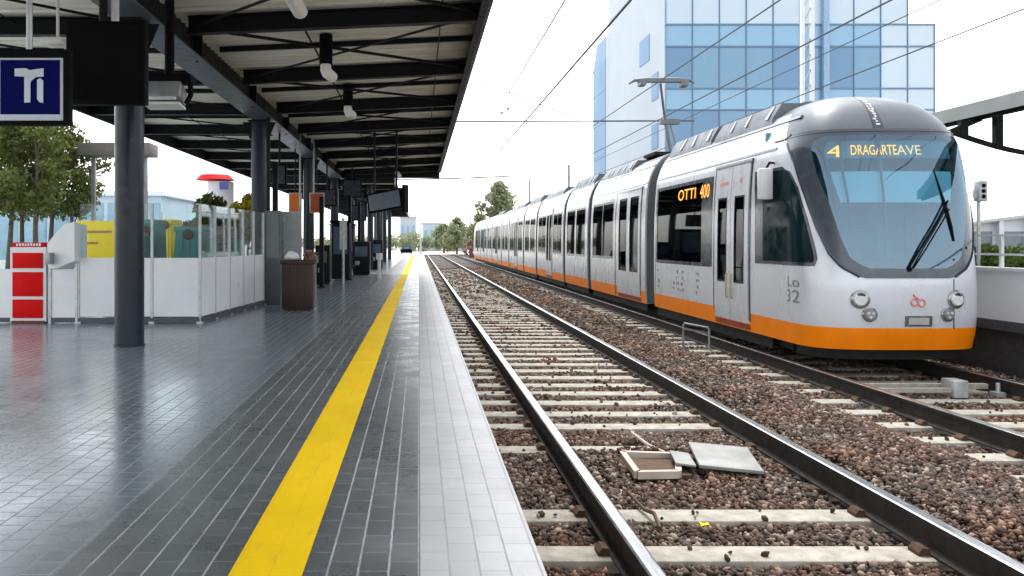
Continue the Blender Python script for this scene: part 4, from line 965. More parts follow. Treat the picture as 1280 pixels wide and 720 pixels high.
# doors, windows
for ci, ops in enumerate(OPEN):
    for k, a, b_ in ops:
        for s in (-1, 1):
            if k == 'win':
                mb = MB(); side_grid(mb, a+.05, b_-.05, WZ[0]+.05, WZ[1]-.05, -.004, .012, s); w_ = mb.build('window', m_wing, tram)
                mb = MB()
                for (ya, yb, za, zb) in ((a-.01, a+.06, *WZ), (b_-.06, b_+.01, *WZ), (a+.06, b_-.06, WZ[0]-.01, WZ[0]+.06), (a+.06, b_-.06, WZ[1]-.06, WZ[1]+.01)): side_grid(mb, ya, yb, za, zb, .004, .03, s)
                if s == -1 and ci == 0: side_grid(mb, a+.06, a+.55, WZ[0]+.06, WZ[1]-.06, .003, .02, s)
                elif b_-a > 1.6: side_grid(mb, (a+b_)/2-.04, (a+b_)/2+.04, WZ[0]+.06, WZ[1]-.06, .003, .02, s)
                mb.build('window_frame', m_frit, w_)
            else:
                nl = 2; wl = (b_-a)/nl
                mb = MB(); side_grid(mb, a-.05, b_+.05, DZ[1]-.0, DZ[1]+.06, .03, .05, s); side_grid(mb, a-.05, a-.002, DZ[0], DZ[1], .008, .03, s); side_grid(mb, b_+.002, b_+.05, DZ[0], DZ[1], .008, .03, s); mb.build('door_frame', m_frit, tram)
                for li in range(nl):
                    ya, yb = a+wl*li+.012, a+wl*(li+1)-.012; ga_, gb_ = ya+wl*.24, yb-wl*.24
                    if ci: ga_, gb_ = ya+wl*.16, yb-wl*.16
                    g0, g1 = 1.05 if not ci else 1.0, 2.48 if not ci else 2.85
                    mb = MB()
                    for (p, q, za, zb) in ((ya, ga_, DZ[0]-.04, DZ[1]), (gb_, yb, DZ[0]-.04, DZ[1]), (ga_, gb_, DZ[0]-.04, g0), (ga_, gb_, g1, DZ[1])): side_grid(mb, p, q, za, zb, .022, .05, s)
                    d = merge(mb.build('door', m_body, tram))
                    mb = MB(); side_grid(mb, ga_+.002, gb_-.002, g0+.002, g1-.002, .010, .012, s); mb.build('door_window', m_wing, d)
                    mb = MB(); side_grid(mb, ga_-.025, ga_, g0-.025, g1+.025, .026, .03, s); side_grid(mb, gb_, gb_+.025, g0-.025, g1+.025, .026, .03, s); side_grid(mb, ga_, gb_, g1, g1+.025, .026, .03, s); side_grid(mb, ga_, gb_, g0-.025, g0, .026, .03, s); mb.build('window_seal', m_rubber, d)
                    if s == -1 and ci == 0:
                        mb = MB(); yy = ya+.10 if li else yb-.10; mb.tube([(XC-1.245, yy, .75), (XC-1.262, yy, .78), (XC-1.262, yy, 1.15), (XC-1.245, yy, 1.18)], .014, 8); mb.build('door_handle', mat('door_handle_buff', (.45, .38, .2), .4), d)
                mb = MB(); side_grid(mb, a-.02, b_+.02, .27, DZ[0]-.06, .006, .03, s); mb.build('door_step', mat('step_red', (.30, .05, .012), .5), tram)
# bellows
for i in range(NC):
    ya, yb = CARS[i][1], CARS[i+1][0]; mb = MB(); n = 7; rows = []
    for k in range(2*n+1):
        y = ya+(yb-ya)*k/(2*n); ins = .03 if k % 2 else .085
        rows.append([(XC-max(0, w-ins), y, z) for z, w in ((z, float(wY(z)[0])) for z in np.linspace(.30, 3.86, 24))]+[(XC+max(0, w-ins), y, z) for z, w in ((z, float(wY(z)[0])) for z in np.linspace(3.86, .30, 24))])
    mb.grid(rows, 0, False); mb.build('bellows', m_bell, tram)
# gutter lines + roof units
for ci, (y0, y1) in enumerate(CARS):
    ye = y1-.02 if ci < NC else y1+.8
    ys_ = y0-.75 if ci == 0 else y0+.02
    mb = MB()
    for s in (-1, 1): side_grid(mb, ys_+.25 if ci == 0 else ys_, ye, 3.13, 3.165, .012, .03, s, 0, 2); side_grid(mb, ys_-.15 if ci == 0 else ys_, ye, 3.56, 3.60, .016, .03, s, 0, 2)
    mb.build('roof_gutter', m_frit, tram)
def roof_unit(y0, y1, h, hw=.92):
    mb = MB(); zb = 3.52; pr = [(-hw, zb), (-hw, zb+.18), (-hw+.16, zb+h), (hw-.16, zb+h), (hw, zb+.18), (hw, zb)]
    mb.prism([(XC+x, z) for x, z in pr], 1, y0, y1)
    ru = mb.build('roof_unit', m_tdark, tram)
    y = y0+.15; s_ = -1
    while y < y1-.4:
        w = random.uniform(.10, .26); a = random.uniform(.0, .14)
        mb = MB(); q_ = [Vector((XC+s_*(hw+.004), y, zb+.19)), Vector((XC+s_*(hw+.004), y+w*.5, zb+.19)), Vector((XC+s_*(hw-.152), y+w*.5+a, zb+h-.02)), Vector((XC+s_*(hw-.152), y+a, zb+h-.02))]
        mb.add(q_+[v+Vector((s_*.014, 0, .008)) for v in q_], [(0, 1, 2, 3), (7, 6, 5, 4), (0, 4, 5, 1), (1, 5, 6, 2), (2, 6, 7, 3), (3, 7, 4, 0)]); mb.build('vent_slat', m_lgrey, ru); y += w+random.uniform(.25, .7)
    mb = MB(); k = 0
    for yy in np.arange(y0+.2, y1-.3, .9): mb = MB(); mb.box(XC-.25+random.uniform(-.3, .1), XC+.3, yy, yy+.45, zb+h+.001, zb+h+random.uniform(.03, .08), bev=.015); mb.build('roof_vent', m_tdark, ru)
roof_unit(12.9, 15.4, .44); roof_unit(15.6, 18.2, .46); roof_unit(21.4, 24.9, .40); roof_unit(26.0, 29.4, .44); roof_unit(31.5, 35.8, .40); roof_unit(37.4, 41.0, .44); roof_unit(43, 47, .40); roof_unit(54, 58, .40)
# interior: ceiling, seats, poles
for ci, (y0, y1) in enumerate(CARS):
    mb = MB(); mb.box(XC-1.0, XC+1.0, y0+.05, y1-.05, 2.98, 3.02); mb.build('ceiling_panel', m_inner, tram)
    if ci > 5: continue
    yy = y0+1.9 if ci == 0 else y0+.5
    while yy < y1-.9:
        skip = any(k == 'door' and a-.5 < yy < b_ for k, a, b_ in OPEN[ci])
        if not skip:
            for s in (-1, 1):
                mb = MB(); mb.box(XC+s*.62-.42*(s < 0)-.0*(s > 0), XC+s*.62+.42*(s > 0)+.0, yy, yy+.42, .62, .78, bev=.03); mb.box(XC+s*.62-.42*(s < 0), XC+s*.62+.42*(s > 0), yy+.38, yy+.46, .78, 1.55, bev=.03); mb.build('passenger_seat', m_seat, tram)
        yy += 1.35
    for yy in np.arange(y0+1.2, y1-.3, 1.5 if ci < 3 else 2.4):
        mb = MB(); mb.tube([(XC-.62, yy, .36), (XC-.62, yy, 2.98)], .02, 8); mb.build('grab_pole', m_pole, tram)

# windscreen glass, surround
zs = np.linspace(gbot, gtop, 34); mb = MB(); patch(mb, zs, [-abs(gA(z)) for z in zs], [abs(gA(z)) for z in zs], .012, 48, .006)
ws = mb.build('windscreen', m_wind, tram)
mb = MB()
zs0 = np.linspace(sbot, gbot, 8); patch(mb, zs0, [-abs(sA(z)) for z in zs0], [abs(sA(z)) for z in zs0], .011, 48, .03)
for s in (-1, 1):
    aa = [s*abs(sA(z)) for z in zs]; bb = [s*(abs(gA(z))-.004) for z in zs]; patch(mb, zs, aa, bb, .011, 16, .03)
zs1 = np.linspace(gtop, stop_, 6); patch(mb, zs1, [-abs(sA(z)) for z in zs1], [abs(sA(z)) for z in zs1], .011, 48, .03)
mb.build('windscreen_surround', mat('surround_grey', (.050, .064, .080), .25, .1, var=.08, coat=.3), tram)
# dark seal along the outer edge of the surround
for s in (-1, 1):
    mb = MB(); pts = [Sn(s*abs(sA(z)), z, .006) for z in np.linspace(sbot+.02, stop_, 40)]; mb.tube(pts, .020, 6); mb.build('surround_seal', m_frit, tram)
mb = MB(); mb.tube([Sn(a, stop_-.04, .006) for a in np.linspace(-DOME, DOME, 60)], .013, 6); mb.build('surround_seal', m_frit, tram)
# cab behind the windscreen
mb = MB(); mb.box(XC-1.08, XC+1.08, 12.70, 12.78, .36, 3.45); mb.build('cab_partition', m_cabin, tram)
mb = MB(); rows = [[S(a, z)+Vector((0, dy, 0)) for a in np.linspace(-.72, .72, 30)] for z, dy in ((gbot-.02, .10), (gbot+.02, .35), (gbot+.12, .75), (gbot-.3, .8))]; mb.grid(rows, 0, False); mb.build('dashboard', m_dash, tram)
mb = MB(); mb.box(XC-.85, XC-.15, 12.3, 12.68, 2.0, 2.8); mb.build('cab_locker', m_cabin, tram)
mb = MB(); mb.box(XC-.25, XC+.30, 12.05, 12.15, .9, 1.95, bev=.05); mb.box(XC-.25, XC+.30, 11.75, 12.15, .85, 1.0, bev=.04); mb.box(XC-.12, XC+.17, 12.08, 12.16, 1.97, 2.22, bev=.04); mb.build('driver_seat', m_dash, tram)
# half-lowered sun blind following the glass
zsb = np.linspace(2.28, 2.72, 6); mb = MB(); patch(mb, zsb, [-.83*abs(gA(z)) for z in zsb], [.83*abs(gA(z)) for z in zsb], -.10, 30, .006); mb.build('sun_blind', m_blind, tram)
# destination display
zsd = np.linspace(2.90, 3.16, 5); mb = MB(); patch(mb, zsd, [-.86*abs(gA(z)) for z in zsd], [.80*abs(gA(z)) for z in zsd], -.07, 30, .02); dsp = mb.build('destination_display', mat('display_body', (.10, .20, .25), .5), tram)
def lay_text(body, px0, px1, py, pyh, off, m, name, parent, italic=0.):
    """write letters on the curved front where the photo has them"""
    vs, fs = textmesh(body); xs_ = [v.x for v in vs]; ys_ = [v.y for v in vs]; x0, x1, y0, y1 = min(xs_), max(xs_), min(ys_), max(ys_)
    a0, z0 = inv(px0, py+pyh/2); a1, z1 = inv(px1, py-pyh/2)
    out_ = [Sn(a0+(a1-a0)*(v.x-x0)/(x1-x0), z0+(z1-z0)*(v.y-y0)/(y1-y0), off) for v in vs]
    mb = MB(); mb.add(out_, fs); mb.add([p for p in out_], []); o = mb.build(name, m, parent); return o
lay_text('4', 1034, 1052, 188, 15, -.04, m_ledf, 'display_digit', dsp)
lay_text('DRAGARTE', 1065, 1122, 186, 13, -.04, m_ledf, 'display_text', dsp)
lay_text('AVE', 1124, 1152, 186, 12, -.04, m_ledpale, 'display_text', dsp)
# wiper
mb = MB()
def wp(px, py, off=.05): a, z = inv(px, py); return Sn(a, z, off)
mb.tube([wp(1134, 336, .03), wp(1150, 308), wp(1168, 278), wp(1181, 252, .055)], .014, 6); mb.tube([wp(1140, 336, .03), wp(1156, 309), wp(1172, 282), wp(1183, 262, .05)], .010, 6)
mb.tube([wp(1166, 214, .02), wp(1173, 236, .02), wp(1180, 258, .02), wp(1187, 284, .02), wp(1191, 302, .02)], [.008, .016, .022, .022, .012], 6); mb.disc(wp(1136, 337, .02), (0, -1, 0), .035, .03)
mb.build('wiper', m_black, tram)
mb = MB(); mb.tube([wp(1190, 325, .01), wp(1204, 320, .012), wp(1206, 310, .012)], .02, 6); mb.build('wiper_base', m_black, tram)
# front seams on the screen (divided panes reflected: slim posts of the cab frame)
mb = MB()
for pts in ([(1049, 172), (1054, 215), (1063, 260), (1078, 330)], [(1098, 170), (1103, 215), (1108, 260), (1111, 330)]):
    mb.tube([wp(x, y, -.035) for x, y in pts], .017, 6)
mb.build('screen_post', m_frit, tram)
# cab side window, follows photo outline
cw = [(944, 336), (944, 300), (944, 260), (944, 216), (947, 210)]
cwr = [(1018, 333), (1022, 325), (1020, 312), (1010, 275), (998, 235), (988, 214), (978, 208)]
lz = smooth_line(cw); rz = smooth_line(cwr); z0 = max(lz[0][0], rz[0][0]); z1 = min(lz[0][-1], rz[0][-1])
for s in (1, -1):
    zs = np.linspace(z0, z1, 30); la = [s*float(np.interp(z, *lz)) for z in zs]; ra = [s*float(np.interp(z, *rz)) for z in zs]
    mb = MB(); patch(mb, zs, la, ra, .006, 24, .03); cwn = mb.build('cab_window', m_frit, tram)
    zi = np.linspace(z0+.05, z1-.05, 30); li = [s*(float(np.interp(z, *lz))+.30) for z in zi]; ri = [s*(float(np.interp(z, *rz))-.03) for z in zi]
    mb = MB(); patch(mb, zi, li, ri, .009, 20, .01); mb.build('glass', m_cabglass, cwn)
# mirror housing near the cab window
p = at(953, 230, 12.55); mb = MB(); mb.box(XC-1.45, XC-1.25, 12.10, 12.24, 2.36, 2.84, bev=.03); mir = mb.build('mirror', m_white, tram)
mb = MB(); mb.tube([(XC-1.12, 12.3, 2.93), (XC-1.26, 12.22, 2.93), (XC-1.33, 12.18, 2.83)], .018, 8); mb.build('mirror_arm', m_black, mir)
# headlights
for px, py, r, lens in ((1075, 374, .125, m_lens), (1087, 393, .10, m_grey)):
    a, z = inv(px, py)
    for s in (1, -1):
        p = Sn(s*a, z, .0); n_ = (Sn(s*a, z, .05)-p).normalized()
        mb = MB(); mb.disc(p+n_*.012, n_, r, .05, 28, 0, .012); h = mb.build('headlight', m_chrome, tram)
        mb = MB(); mb.disc(p+n_*.026, n_, r*.72, .03, 24, 0, .02); mb.build('lens', lens, h)
        if lens is m_lens: 
            u_ = Vector((0, 0, 1)).cross(n_).normalized(); v_ = n_.cross(u_)
            mb = MB(); mb.tube([p+n_*.034+(u_*math.cos(t)+v_*math.sin(t))*r*.56 for t in np.linspace(.5, 2.5, 10)], [.006, .014, .019, .022, .023, .023, .022, .019, .014, .006], 6); mb.build('bulb_shade', m_frit, h)
        else:
            mb = MB()
            for dx, dz in ((-.03, .02), (.03, .02), (0, -.035)): mb.disc(p+n_*.046+Vector((dx, 0, dz)), n_, .02, .01, 12, 0, .004)
            mb.build('bulb', m_lens, h)
# number plate grille
a0, z0 = inv(1131, 408); a1, z1 = inv(1165, 395); zs = np.linspace(z0, z1, 4); mb = MB(); patch(mb, zs, [a0]*4, [a1]*4, .012, 8, .02); npl = mb.build('front_grille', m_chrome, tram)
zs = np.linspace(z0+.025, z1-.025, 4); mb = MB(); patch(mb, zs, [a0+.025]*4, [a1-.025]*4, .018, 8, .01); mb.build('grille_insert', m_plate, npl)
mb = MB(); mb.tube([wp(1192, y, .003) for y in (349, 370, 390, 411)], .008, 5); mb.build('panel_seam', m_frit, tram)
# pink logo: two looped strokes with a tick
mb = MB()
for cx_, cy_ in ((1143, 378), (1152, 379)):
    mb.tube([wp(cx_+4.2*math.cos(t)*(1 if True else 0), cy_+4.4*math.sin(t), .006) for t in np.linspace(-2.2, 3.6, 16)], .011, 5)
mb.tube([wp(1141, 368, .006), wp(1144, 371, .006), wp(1148, 374, .006)], .010, 5)
mb.build('logo', m_pink, tram)
# roof strip with pale marks
mb = MB(); A0, z0 = inv(1080, 126); A1, z1 = inv(1101, 160)
zs = np.linspace(3.30, 3.86, 12); mb2 = MB()
_ac = inv(1092, 143)[0]; ac = lambda z: _ac
patch(mb, zs, [ac(z)-.045 for z in zs], [ac(z)+.045 for z in zs], .006, 4, .02); strip = mb.build('roof_strip', m_frit, tram)
mb = MB(); z = 3.80
while z > 3.36:                                    # small pale marks, not legible on the photo
    for q in range(2):
        u0 = random.uniform(-.032, .004); u1 = u0+random.uniform(.014, .03); h_ = random.uniform(.012, .03)
        mb.grid([[Sn(ac(0)+u, zz, .0088+.0004*q) for u in (u0, u1)] for zz in (z, z-h_)])
    z -= .042
mb.build('roof_lettering', m_white, strip)
# small side lettering: fleet number and service marks
def side_text(body, y0, y1, z0, z1, m, name, parent, off=.004):
    vs, fs = textmesh(body); xs_ = [v.x for v in vs]; ys_ = [v.y for v in vs]; a, b_, c, d = min(xs_), max(xs_), min(ys_), max(ys_)
    mb = MB(); out_ = []
    for v in vs:
        Y = y0+(y1-y0)*(v.x-a)/(b_-a); z = z0+(z1-z0)*(v.y-c)/(d-c); w = float(wY(z)[0])
        out_.append((XC-w-off, Y, z))
    mb.add(out_, fs); return mb.build(name, m, parent)
lay_text('Lo', 985, 999, 352, 12, .005, m_mark, 'fleet_number', tram); lay_text('32', 984, 1000, 370, 14, .005, m_mark, 'fleet_number', tram)
side_text('OTTI', 16.75, 15.70, 2.58, 2.80, m_led, 'side_display', tram, .007); side_text('400', 15.45, 14.95, 2.56, 2.82, m_led, 'side_display', tram, .007)
mb = MB()
for yc in (18.0, 17.0, 16.7, 16.4, 15.5):
    for zc in (.72, .84, .96, 1.08):
        if random.random() < .75:
            for q in range(3): yy = yc+random.uniform(-.08, .08); side_grid(mb, yy, yy+random.uniform(.02, .06), zc+random.uniform(-.03, .03), zc+random.uniform(.035, .06), .004, .006, -1, 0, 1)
mb.build('service_marks', m_mark, tram)
mb = MB(); side_grid(mb, 14.35, 14.0, 2.72, 2.78, .026, .01, -1, 0, 1); side_grid(mb, 13.50, 13.40, 2.72, 2.80, .026, .01, -1, 0, 1); mb.build('door_marks', m_pink, tram)
# panel joints along the side
for y in (18.28, 14.68): mb = MB(); side_grid(mb, y-.008, y+.008, .56, 3.1, .003, .01, -1, 0, 14); mb.build('panel_seam', m_frit, tram)
for y in (22.05,): mb = MB(); side_grid(mb, y-.035, y+.035, .27, 3.1, .006, .02, -1, 0, 14); mb.build('panel_seam', m_frit, tram)
# underframe, bogies and wheels
for (ya, yb) in ((12.0, 18.3), (19.3, 25.1), (25.9, 29.5), (30.2, 36.5), (37.2, 77.5)):
    mb = MB(); mb.box(XC-1.0, XC+1.0, ya, yb, .10, .262); mb.build('underframe', m_under, tram)
MATS['cab_side_glass'].node_tree.nodes['Principled BSDF'].inputs['IOR'].default_value = 1.18
mb = MB(); rows = [[Vector((XC+(S(a, .25).x-XC)*.93, S(a, .25).y+.15, z)) for a in np.linspace(-.9, .9, 30)] for z in (.10, .26)]; mb.grid(rows, 0, True); mb.build('front_apron', m_under, tram)
for yb in (14.0, 15.9, 26.8, 28.6, 38.2, 40.1, 49.5, 51.4, 60.7, 62.6):
    for sx in (-1, 1):
        x = XC+sx*1.06; mb = MB(); mb.tube([(x-.05, yb, .295), (x+.05, yb, .295)], .29, 24); mb.tube([(x+sx*.05, yb, .295), (x+sx*.075, yb, .295)], .15, 16); mb.build('wheel', m_under, tram)
for (ya, yb) in ((12.4, 18.35), (19.2, 25.15), (25.8, 29.55), (30.15, 36.55), (37.15, 77.5)):
    for sx in (-1, 1): mb = MB(); mb.box(XC+sx*1.125-.012, XC+sx*1.125+.012, ya, yb, .07, .30); mb.build('side_skirt', m_under, tram)
# pantograph
pan = MB(); P0 = Vector((XC-.15, 21.0, 3.62))
pb = thing('pantograph_dummy', None, None, (0, 0, 0)); bpy.data.objects.remove(pb)
hz = at(828, 102, 20.4).z; xh = at(828, 102, 20.4).x
mb = MB(); mb.box(XC-.55, XC+.45, 20.6, 21.6, 3.98, 4.06); mb.box(XC-.35, XC+.25, 20.8, 21.2, 3.62, 3.98); mb.build('pantograph_base', m_under, tram)
mb = MB(); el = Vector((xh+.28, 21.1, 4.95))
mb.tube([(XC, 21.0, 4.06), (el.x, el.y, el.z)], .045, 8); mb.tube([el, (xh-.05, 20.4, hz-.06)], .032, 8); mb.tube([(XC+.12, 20.8, 4.06), (el.x+.10, el.y, el.z)], .02, 6); mb.obox((el.x+.12, el.y, el.z-.05), (.50, .16, .13), (0, 0, 0)); mb.build('pantograph_arm', mat('panto_grey', (.16, .17, .18), .5), tram)
mb = MB(); mb.tube([(xh-.86, 20.4, hz-.06), (xh-.72, 20.4, hz+.03), (xh-.4, 20.4, hz+.055), (xh+.4, 20.4, hz+.055), (xh+.7, 20.4, hz+.03), (xh+.82, 20.4, hz-.04)], [.02, .04, .05, .05, .04, .02], 8)
mb.box(xh-.62, xh+.66, 20.32, 20.48, hz-.02, hz+.05); mb.box(xh-.6, xh-.45, 20.25, 20.55, hz-.11, hz-.02); mb.box(xh+.46, xh+.62, 20.25, 20.55, hz-.13, hz-.02); mb.build('pantograph_head', MATS['panto_grey'], tram)
# ================================================================== RIGHT: far platform, canopy, hedge
g = MB(); g.box(8.55, 30, -9, 70, -.33, .52); g.box(8.40, 30, -9, 70, .44, .58)
struct(g.build('far_platform', mat('far_platform_dark', (.055, .055, .06), .85, var=.3, vs=9, bump=.8, bs=50)))
wl = thing('white_parapet', 'long white parapet wall on the far platform to the right of the tram', 'wall', (8.5, 20, .58))
b = MB(); b.box(8.45, 8.62, -9, 69, .58, 1.30); b.build('panel', m_whitep, wl)
b = MB(); b.box(8.42, 8.65, -9, 69, 1.30, 1.345); b.build('coping', m_white, wl)
rl = thing('white_railing', 'white railing with thin posts above the parapet right of the tram', 'railing', (8.53, 12, 1.345))
for yy in (10.4, 11.72, 13.0, 14.3, 16, 18): b = MB(); b.box(8.51, 8.555, yy-.022, yy+.022, 1.345, 1.80); b.build('post', m_white, rl)
for z in (1.52, 1.80): b = MB(); b.box(8.515, 8.55, 6, 19, z, z+.03); b.build('rail_bar', m_white, rl)
hd = thing('hedge', 'trimmed green hedge behind the white railing right of the tram', 'hedge', (10.4, 14, .58))
V, Fc, T = leaves([((10.0+random.uniform(-.2, .2), y, 1.22+random.uniform(0, .12)), .46) for y in np.arange(9.0, 16.6, .33)], 1500, .05, 9); npmesh('foliage', V-np.array(hd['_o']), Fc, m_leafh, hd, T)
b = MB()
for y in np.arange(9.2, 16.4, .6): b = MB(); b.tube([(10.0, y, .58), (10.0, y, 1.3)], .025, 6); b.build('stem', m_bark, hd)
# signal
sgl = thing('trackside_signal', 'small grey signal box on a thin post right of the tram windscreen', 'signal', (9.6, 13.4, .58))
c = at(1227, 239, 13.4); b = MB(); b.box(c.x-.07, c.x+.07, 13.35, 13.5, c.z-.17, c.z+.17, bev=.015); b.build('housing', m_lgrey, sgl)
for dz in (-.09, .0, .09): b = MB(); b.disc((c.x, 13.345, c.z+dz), (0, -1, 0), .035, .02, 14); b.build('lens', m_black, sgl)
b = MB(); b.tube([(c.x+.02, 13.5, .58), (c.x+.02, 13.5, c.z+.1)], .03, 8); b.box(c.x-.12, c.x-.06, 13.4, 13.44, c.z-.12, c.z+.02); b.build('pole', m_lgrey, sgl)
# far platform canopy
rcn = thing('far_canopy', 'grey-green canopy roof with curved dark truss over the far platform at the right edge', 'canopy', (11.5, 13, .58))
ex = 9.55
SL = .22
b = MB(); b.prism([(ex, EYE+2.18), (ex+.06, EYE+2.44), (15, EYE+2.44+SL*5.4), (15, EYE+2.30+SL*5.4), (ex+.12, EYE+2.20)], 1, 7, 40); b.build('roof', mat('green_roof', (.16, .18, .165), .5, var=.15, vs=1), rcn)
b = MB(); b.prism([(ex+.13, EYE+2.12), (ex+.13, EYE+2.197), (15, EYE+2.29+SL*5.4), (15, EYE+2.2+SL*5.4)], 1, 7.05, 39.9); b.build('soffit', m_dark, rcn)
for yy in (13.9, 25.5, 37.0):
    b = MB(); pts = [(ex-.30+.2*k, yy, EYE+1.93-.40*math.sin(min(1, k/9)*math.pi/2)+.02*max(0, k-9)) for k in range(27)]
    for i in range(len(pts)-1): b.bar(pts[i], pts[i+1], .07, .075)
    for k in (1, 4, 8, 13, 19): b.bar((pts[k][0], yy, pts[k][2]), (pts[k][0], yy, EYE+2.15+SL*(pts[k][0]-ex)), .13, .10)
    b.bar((ex-.32, yy, EYE+1.94), (ex+.2, yy, EYE+2.16), .08, .08); b.build('truss', m_dark, rcn)
    b = MB(); b.tube([(14.2, yy, .58), (14.2, yy, EYE+2.9)], .12, 14); b.build('column', m_dark, rcn)
# arched white hall behind the hedge
hl = thing('arched_hall', 'low white hall with curved roof behind the hedge at the right edge', 'building', (30, 34, -.1))
def arch(x0, x1, zlow, zh, n=20): return [(x0+(x1-x0)*i/n, zlow+(zh-zlow)*math.sin(math.pi*(i/n*.62+.16))) for i in range(n+1)]
top = arch(22.5, 40, 1.7, 3.3)
b = MB(); b.prism([(22.8, -.1)]+[(x, z-.12) for x, z in top if x > 22.7]+[(39.9, -.1)], 1, 34.2, 50); b.build('wall', m_whitep, hl)
b = MB(); b.prism(top+[(x, z-.12) for x, z in top[::-1]], 1, 33.8, 50.4); b.build('roof', mat('hall_roof', (.55, .55, .53), .5), hl)
for k in range(8):
    x = 23.6+k*1.35; b = MB(); b.box(x, x+.85, 34.13, 34.19, .5, 2.2); b.build('window', mat('hall_window', (.20, .23, .26), .2), hl)
    b = MB(); b.box(x+.95, x+1.15, 33.85, 34.05, -.1, 2.75); b.build('pillar', m_white, hl)

# ================================================================== glass tower
YB = 60.; bx0 = at(832, 0, YB).x; bx1 = at(1168, 0, YB).x
tw = thing('office_tower', 'blue glass office tower with white side wall rising behind the tram', 'building', (bx0+8, YB+8, -.3))
b = MB(); b.box(bx0, bx1-2.1, YB+.3, YB+18, -.3, 27); b.build('core', m_bwhite, tw)
zrow = [3.7, 6.9, 8.5, 11.7, 13.3, 16.45, 18.1, 21.3, 22.9, 26.1]
ncol = 10; cw_ = (bx1-bx0)/ncol
protos = {}
for r in range(len(zrow)-1):
    for c in range(ncol):
        if c == 9 and zrow[r] >= 18: continue
        span = (zrow[r+1]-zrow[r]) < 2.2
        m = m_bskywash if c >= 8 or zrow[r] >= 18 else (m_bglass2 if span else (m_bglass3 if random.random() < .3 else m_bglass))  # right columns and top rows take the painted sky reflection
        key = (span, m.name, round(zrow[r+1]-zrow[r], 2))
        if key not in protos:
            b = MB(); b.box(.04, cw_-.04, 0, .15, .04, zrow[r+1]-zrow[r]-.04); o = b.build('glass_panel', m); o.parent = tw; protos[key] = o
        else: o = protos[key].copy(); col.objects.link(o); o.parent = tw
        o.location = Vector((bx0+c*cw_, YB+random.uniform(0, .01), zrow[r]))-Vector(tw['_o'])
b = MB()
for c in range(ncol+1): b.box(bx0+c*cw_-.035, bx0+c*cw_+.035, YB-.05, YB+.20, 3.5, 26.3 if c < 10 else 18.1)
b.build('mullion', m_mull, tw)
b = MB()
for z in zrow: b.box(bx0-.05, bx1+.05 if z < 18.5 else bx1-cw_+.05, YB-.08, YB+.17, z-.05, z+.05)
b.build('floor_band', m_mull, tw)
b = MB(); b.box(at(1030, 0, YB-.4).x, at(1037, 0, YB-.4).x, YB-.4, YB-.06, -.3, 26); b.build('facade_fin', mat('fin_blue', (.25, .38, .55), .3), tw)
# side wall windows
def sidewin(pxa, pxb, pya, pyb):
    Ya = bx0*F/(pxa-VX); Yb_ = bx0*F/(pxb-VX); Ym = (Ya+Yb_)/2; z1 = EYE+(VY-pya)*Ym/F; z0 = EYE+(VY-pyb)*Ym/F
    b = MB(); b.box(bx0-.06, bx0+.1, min(Ya, Yb_), max(Ya, Yb_), z0, z1); b.build('window', m_bstrip, tw)
sidewin(800, 812, 48, 80); sidewin(815, 823, 155, 186); sidewin(815, 823, 92, 125)
# rear wing with blue glass end
rw = thing('office_wing', 'lower white office wing with a tall blue glass strip left of the tower', 'building', (bx0+6, 80, -.3))
b = MB(); b.box(bx0, bx0+14, YB+18.05, 79.2, -.3, 22.2); b.build('wall', m_bwhite, rw)
b = MB(); b.box(bx0-.05, bx0+14, 79.2, 84.8, -.3, 20.0); b.build('glass_strip', m_bstrip, rw)
b = MB(); b.prism([(79.2, 20.0), (84.8, 20.0), (83.0, 22.2), (79.2, 22.2)], 0, bx0-.02, bx0+13); b.build('sloped_top', mat('sloped_pale', (.28, .40, .55), .6, spec=.1), rw)
b = MB()
for z in np.arange(1, 20, 3.2): b.box(bx0-.09, bx0-.045, 79.2, 84.8, z, z+.1)
b.build('floor_band', m_mull, rw)

# ================================================================== catenary masts and wires
def mast(px, Y, ztop, label, r=.12, lattice=False, m=None, base=-.3):
    p = at(px, 304, Y); t = thing('catenary_mast', label, 'mast', (p.x, Y, base)); m = m or m_lgrey
    if lattice:
        for s in (-1, 1): b = MB(); b.box(p.x+s*.16-.055, p.x+s*.16+.055, Y-.06, Y+.06, base, ztop); b.build('chord', m_white, t)
        b = MB(); z = base+.2
        while z < ztop-.3: b.bar((p.x-.1, Y, z), (p.x+.1, Y, z+.45), .03, .03); z += .5
        b.build('lattice', m_grey, t)
    else: b = MB(); b.tube([(p.x, Y, base), (p.x, Y, ztop)], [r, r*.75], 12); b.build('pole', m, t)
    b = MB(); b.box(p.x-r*1.6, p.x+r*1.6, Y-r*1.6, Y+r*1.6, base, base+.12); b.build('base', m_conc, t)
    return p
mast(1009, 26, 11.5, 'pale lattice catenary mast in front of the glass tower', .16, True)
mast(711, 46, 6.2, 'thin grey mast rising behind the middle of the tram roof', .10, m=m_grey); mast(662, 62, 6.6, 'thin grey mast rising behind the rear part of the train', .10, m=m_grey)
mast(526, 125, 11.0, 'pale thin mast far ahead at the end of the tracks', .14)
mast(588, 140, 12.0, 'pale far mast standing among the distant trees', .14)
def wire(a, b_, label, r=.011, sag=.0, m=None):
    a = Vector(a); b_ = Vector(b_); k = 14
    pts = [a.lerp(b_, i/k)-Vector((0, 0, sag*4*(i/k)*(1-i/k))) for i in range(k+1)]
    mb = MB(); mb.tube(pts, r, 5); o = mb.build('overhead_wire', m or mat('wire_grey', (.05, .05, .055), .6), origin=tuple(a)); tag(o, label, 'wire'); return o
def lwire(ratio, H, label, y0=2, y1=110, r=.011, sag=.0): X = ratio*H; wire((X, y0, EYE+H), (X, y1, EYE+H), label, r, sag)
lwire(.87, 3.3, 'contact wire over the empty track, clearest line beside the canopy', r=.020)
lwire(.60, 4.7, 'faint upper carrier wire nearest the canopy edge', r=.017)
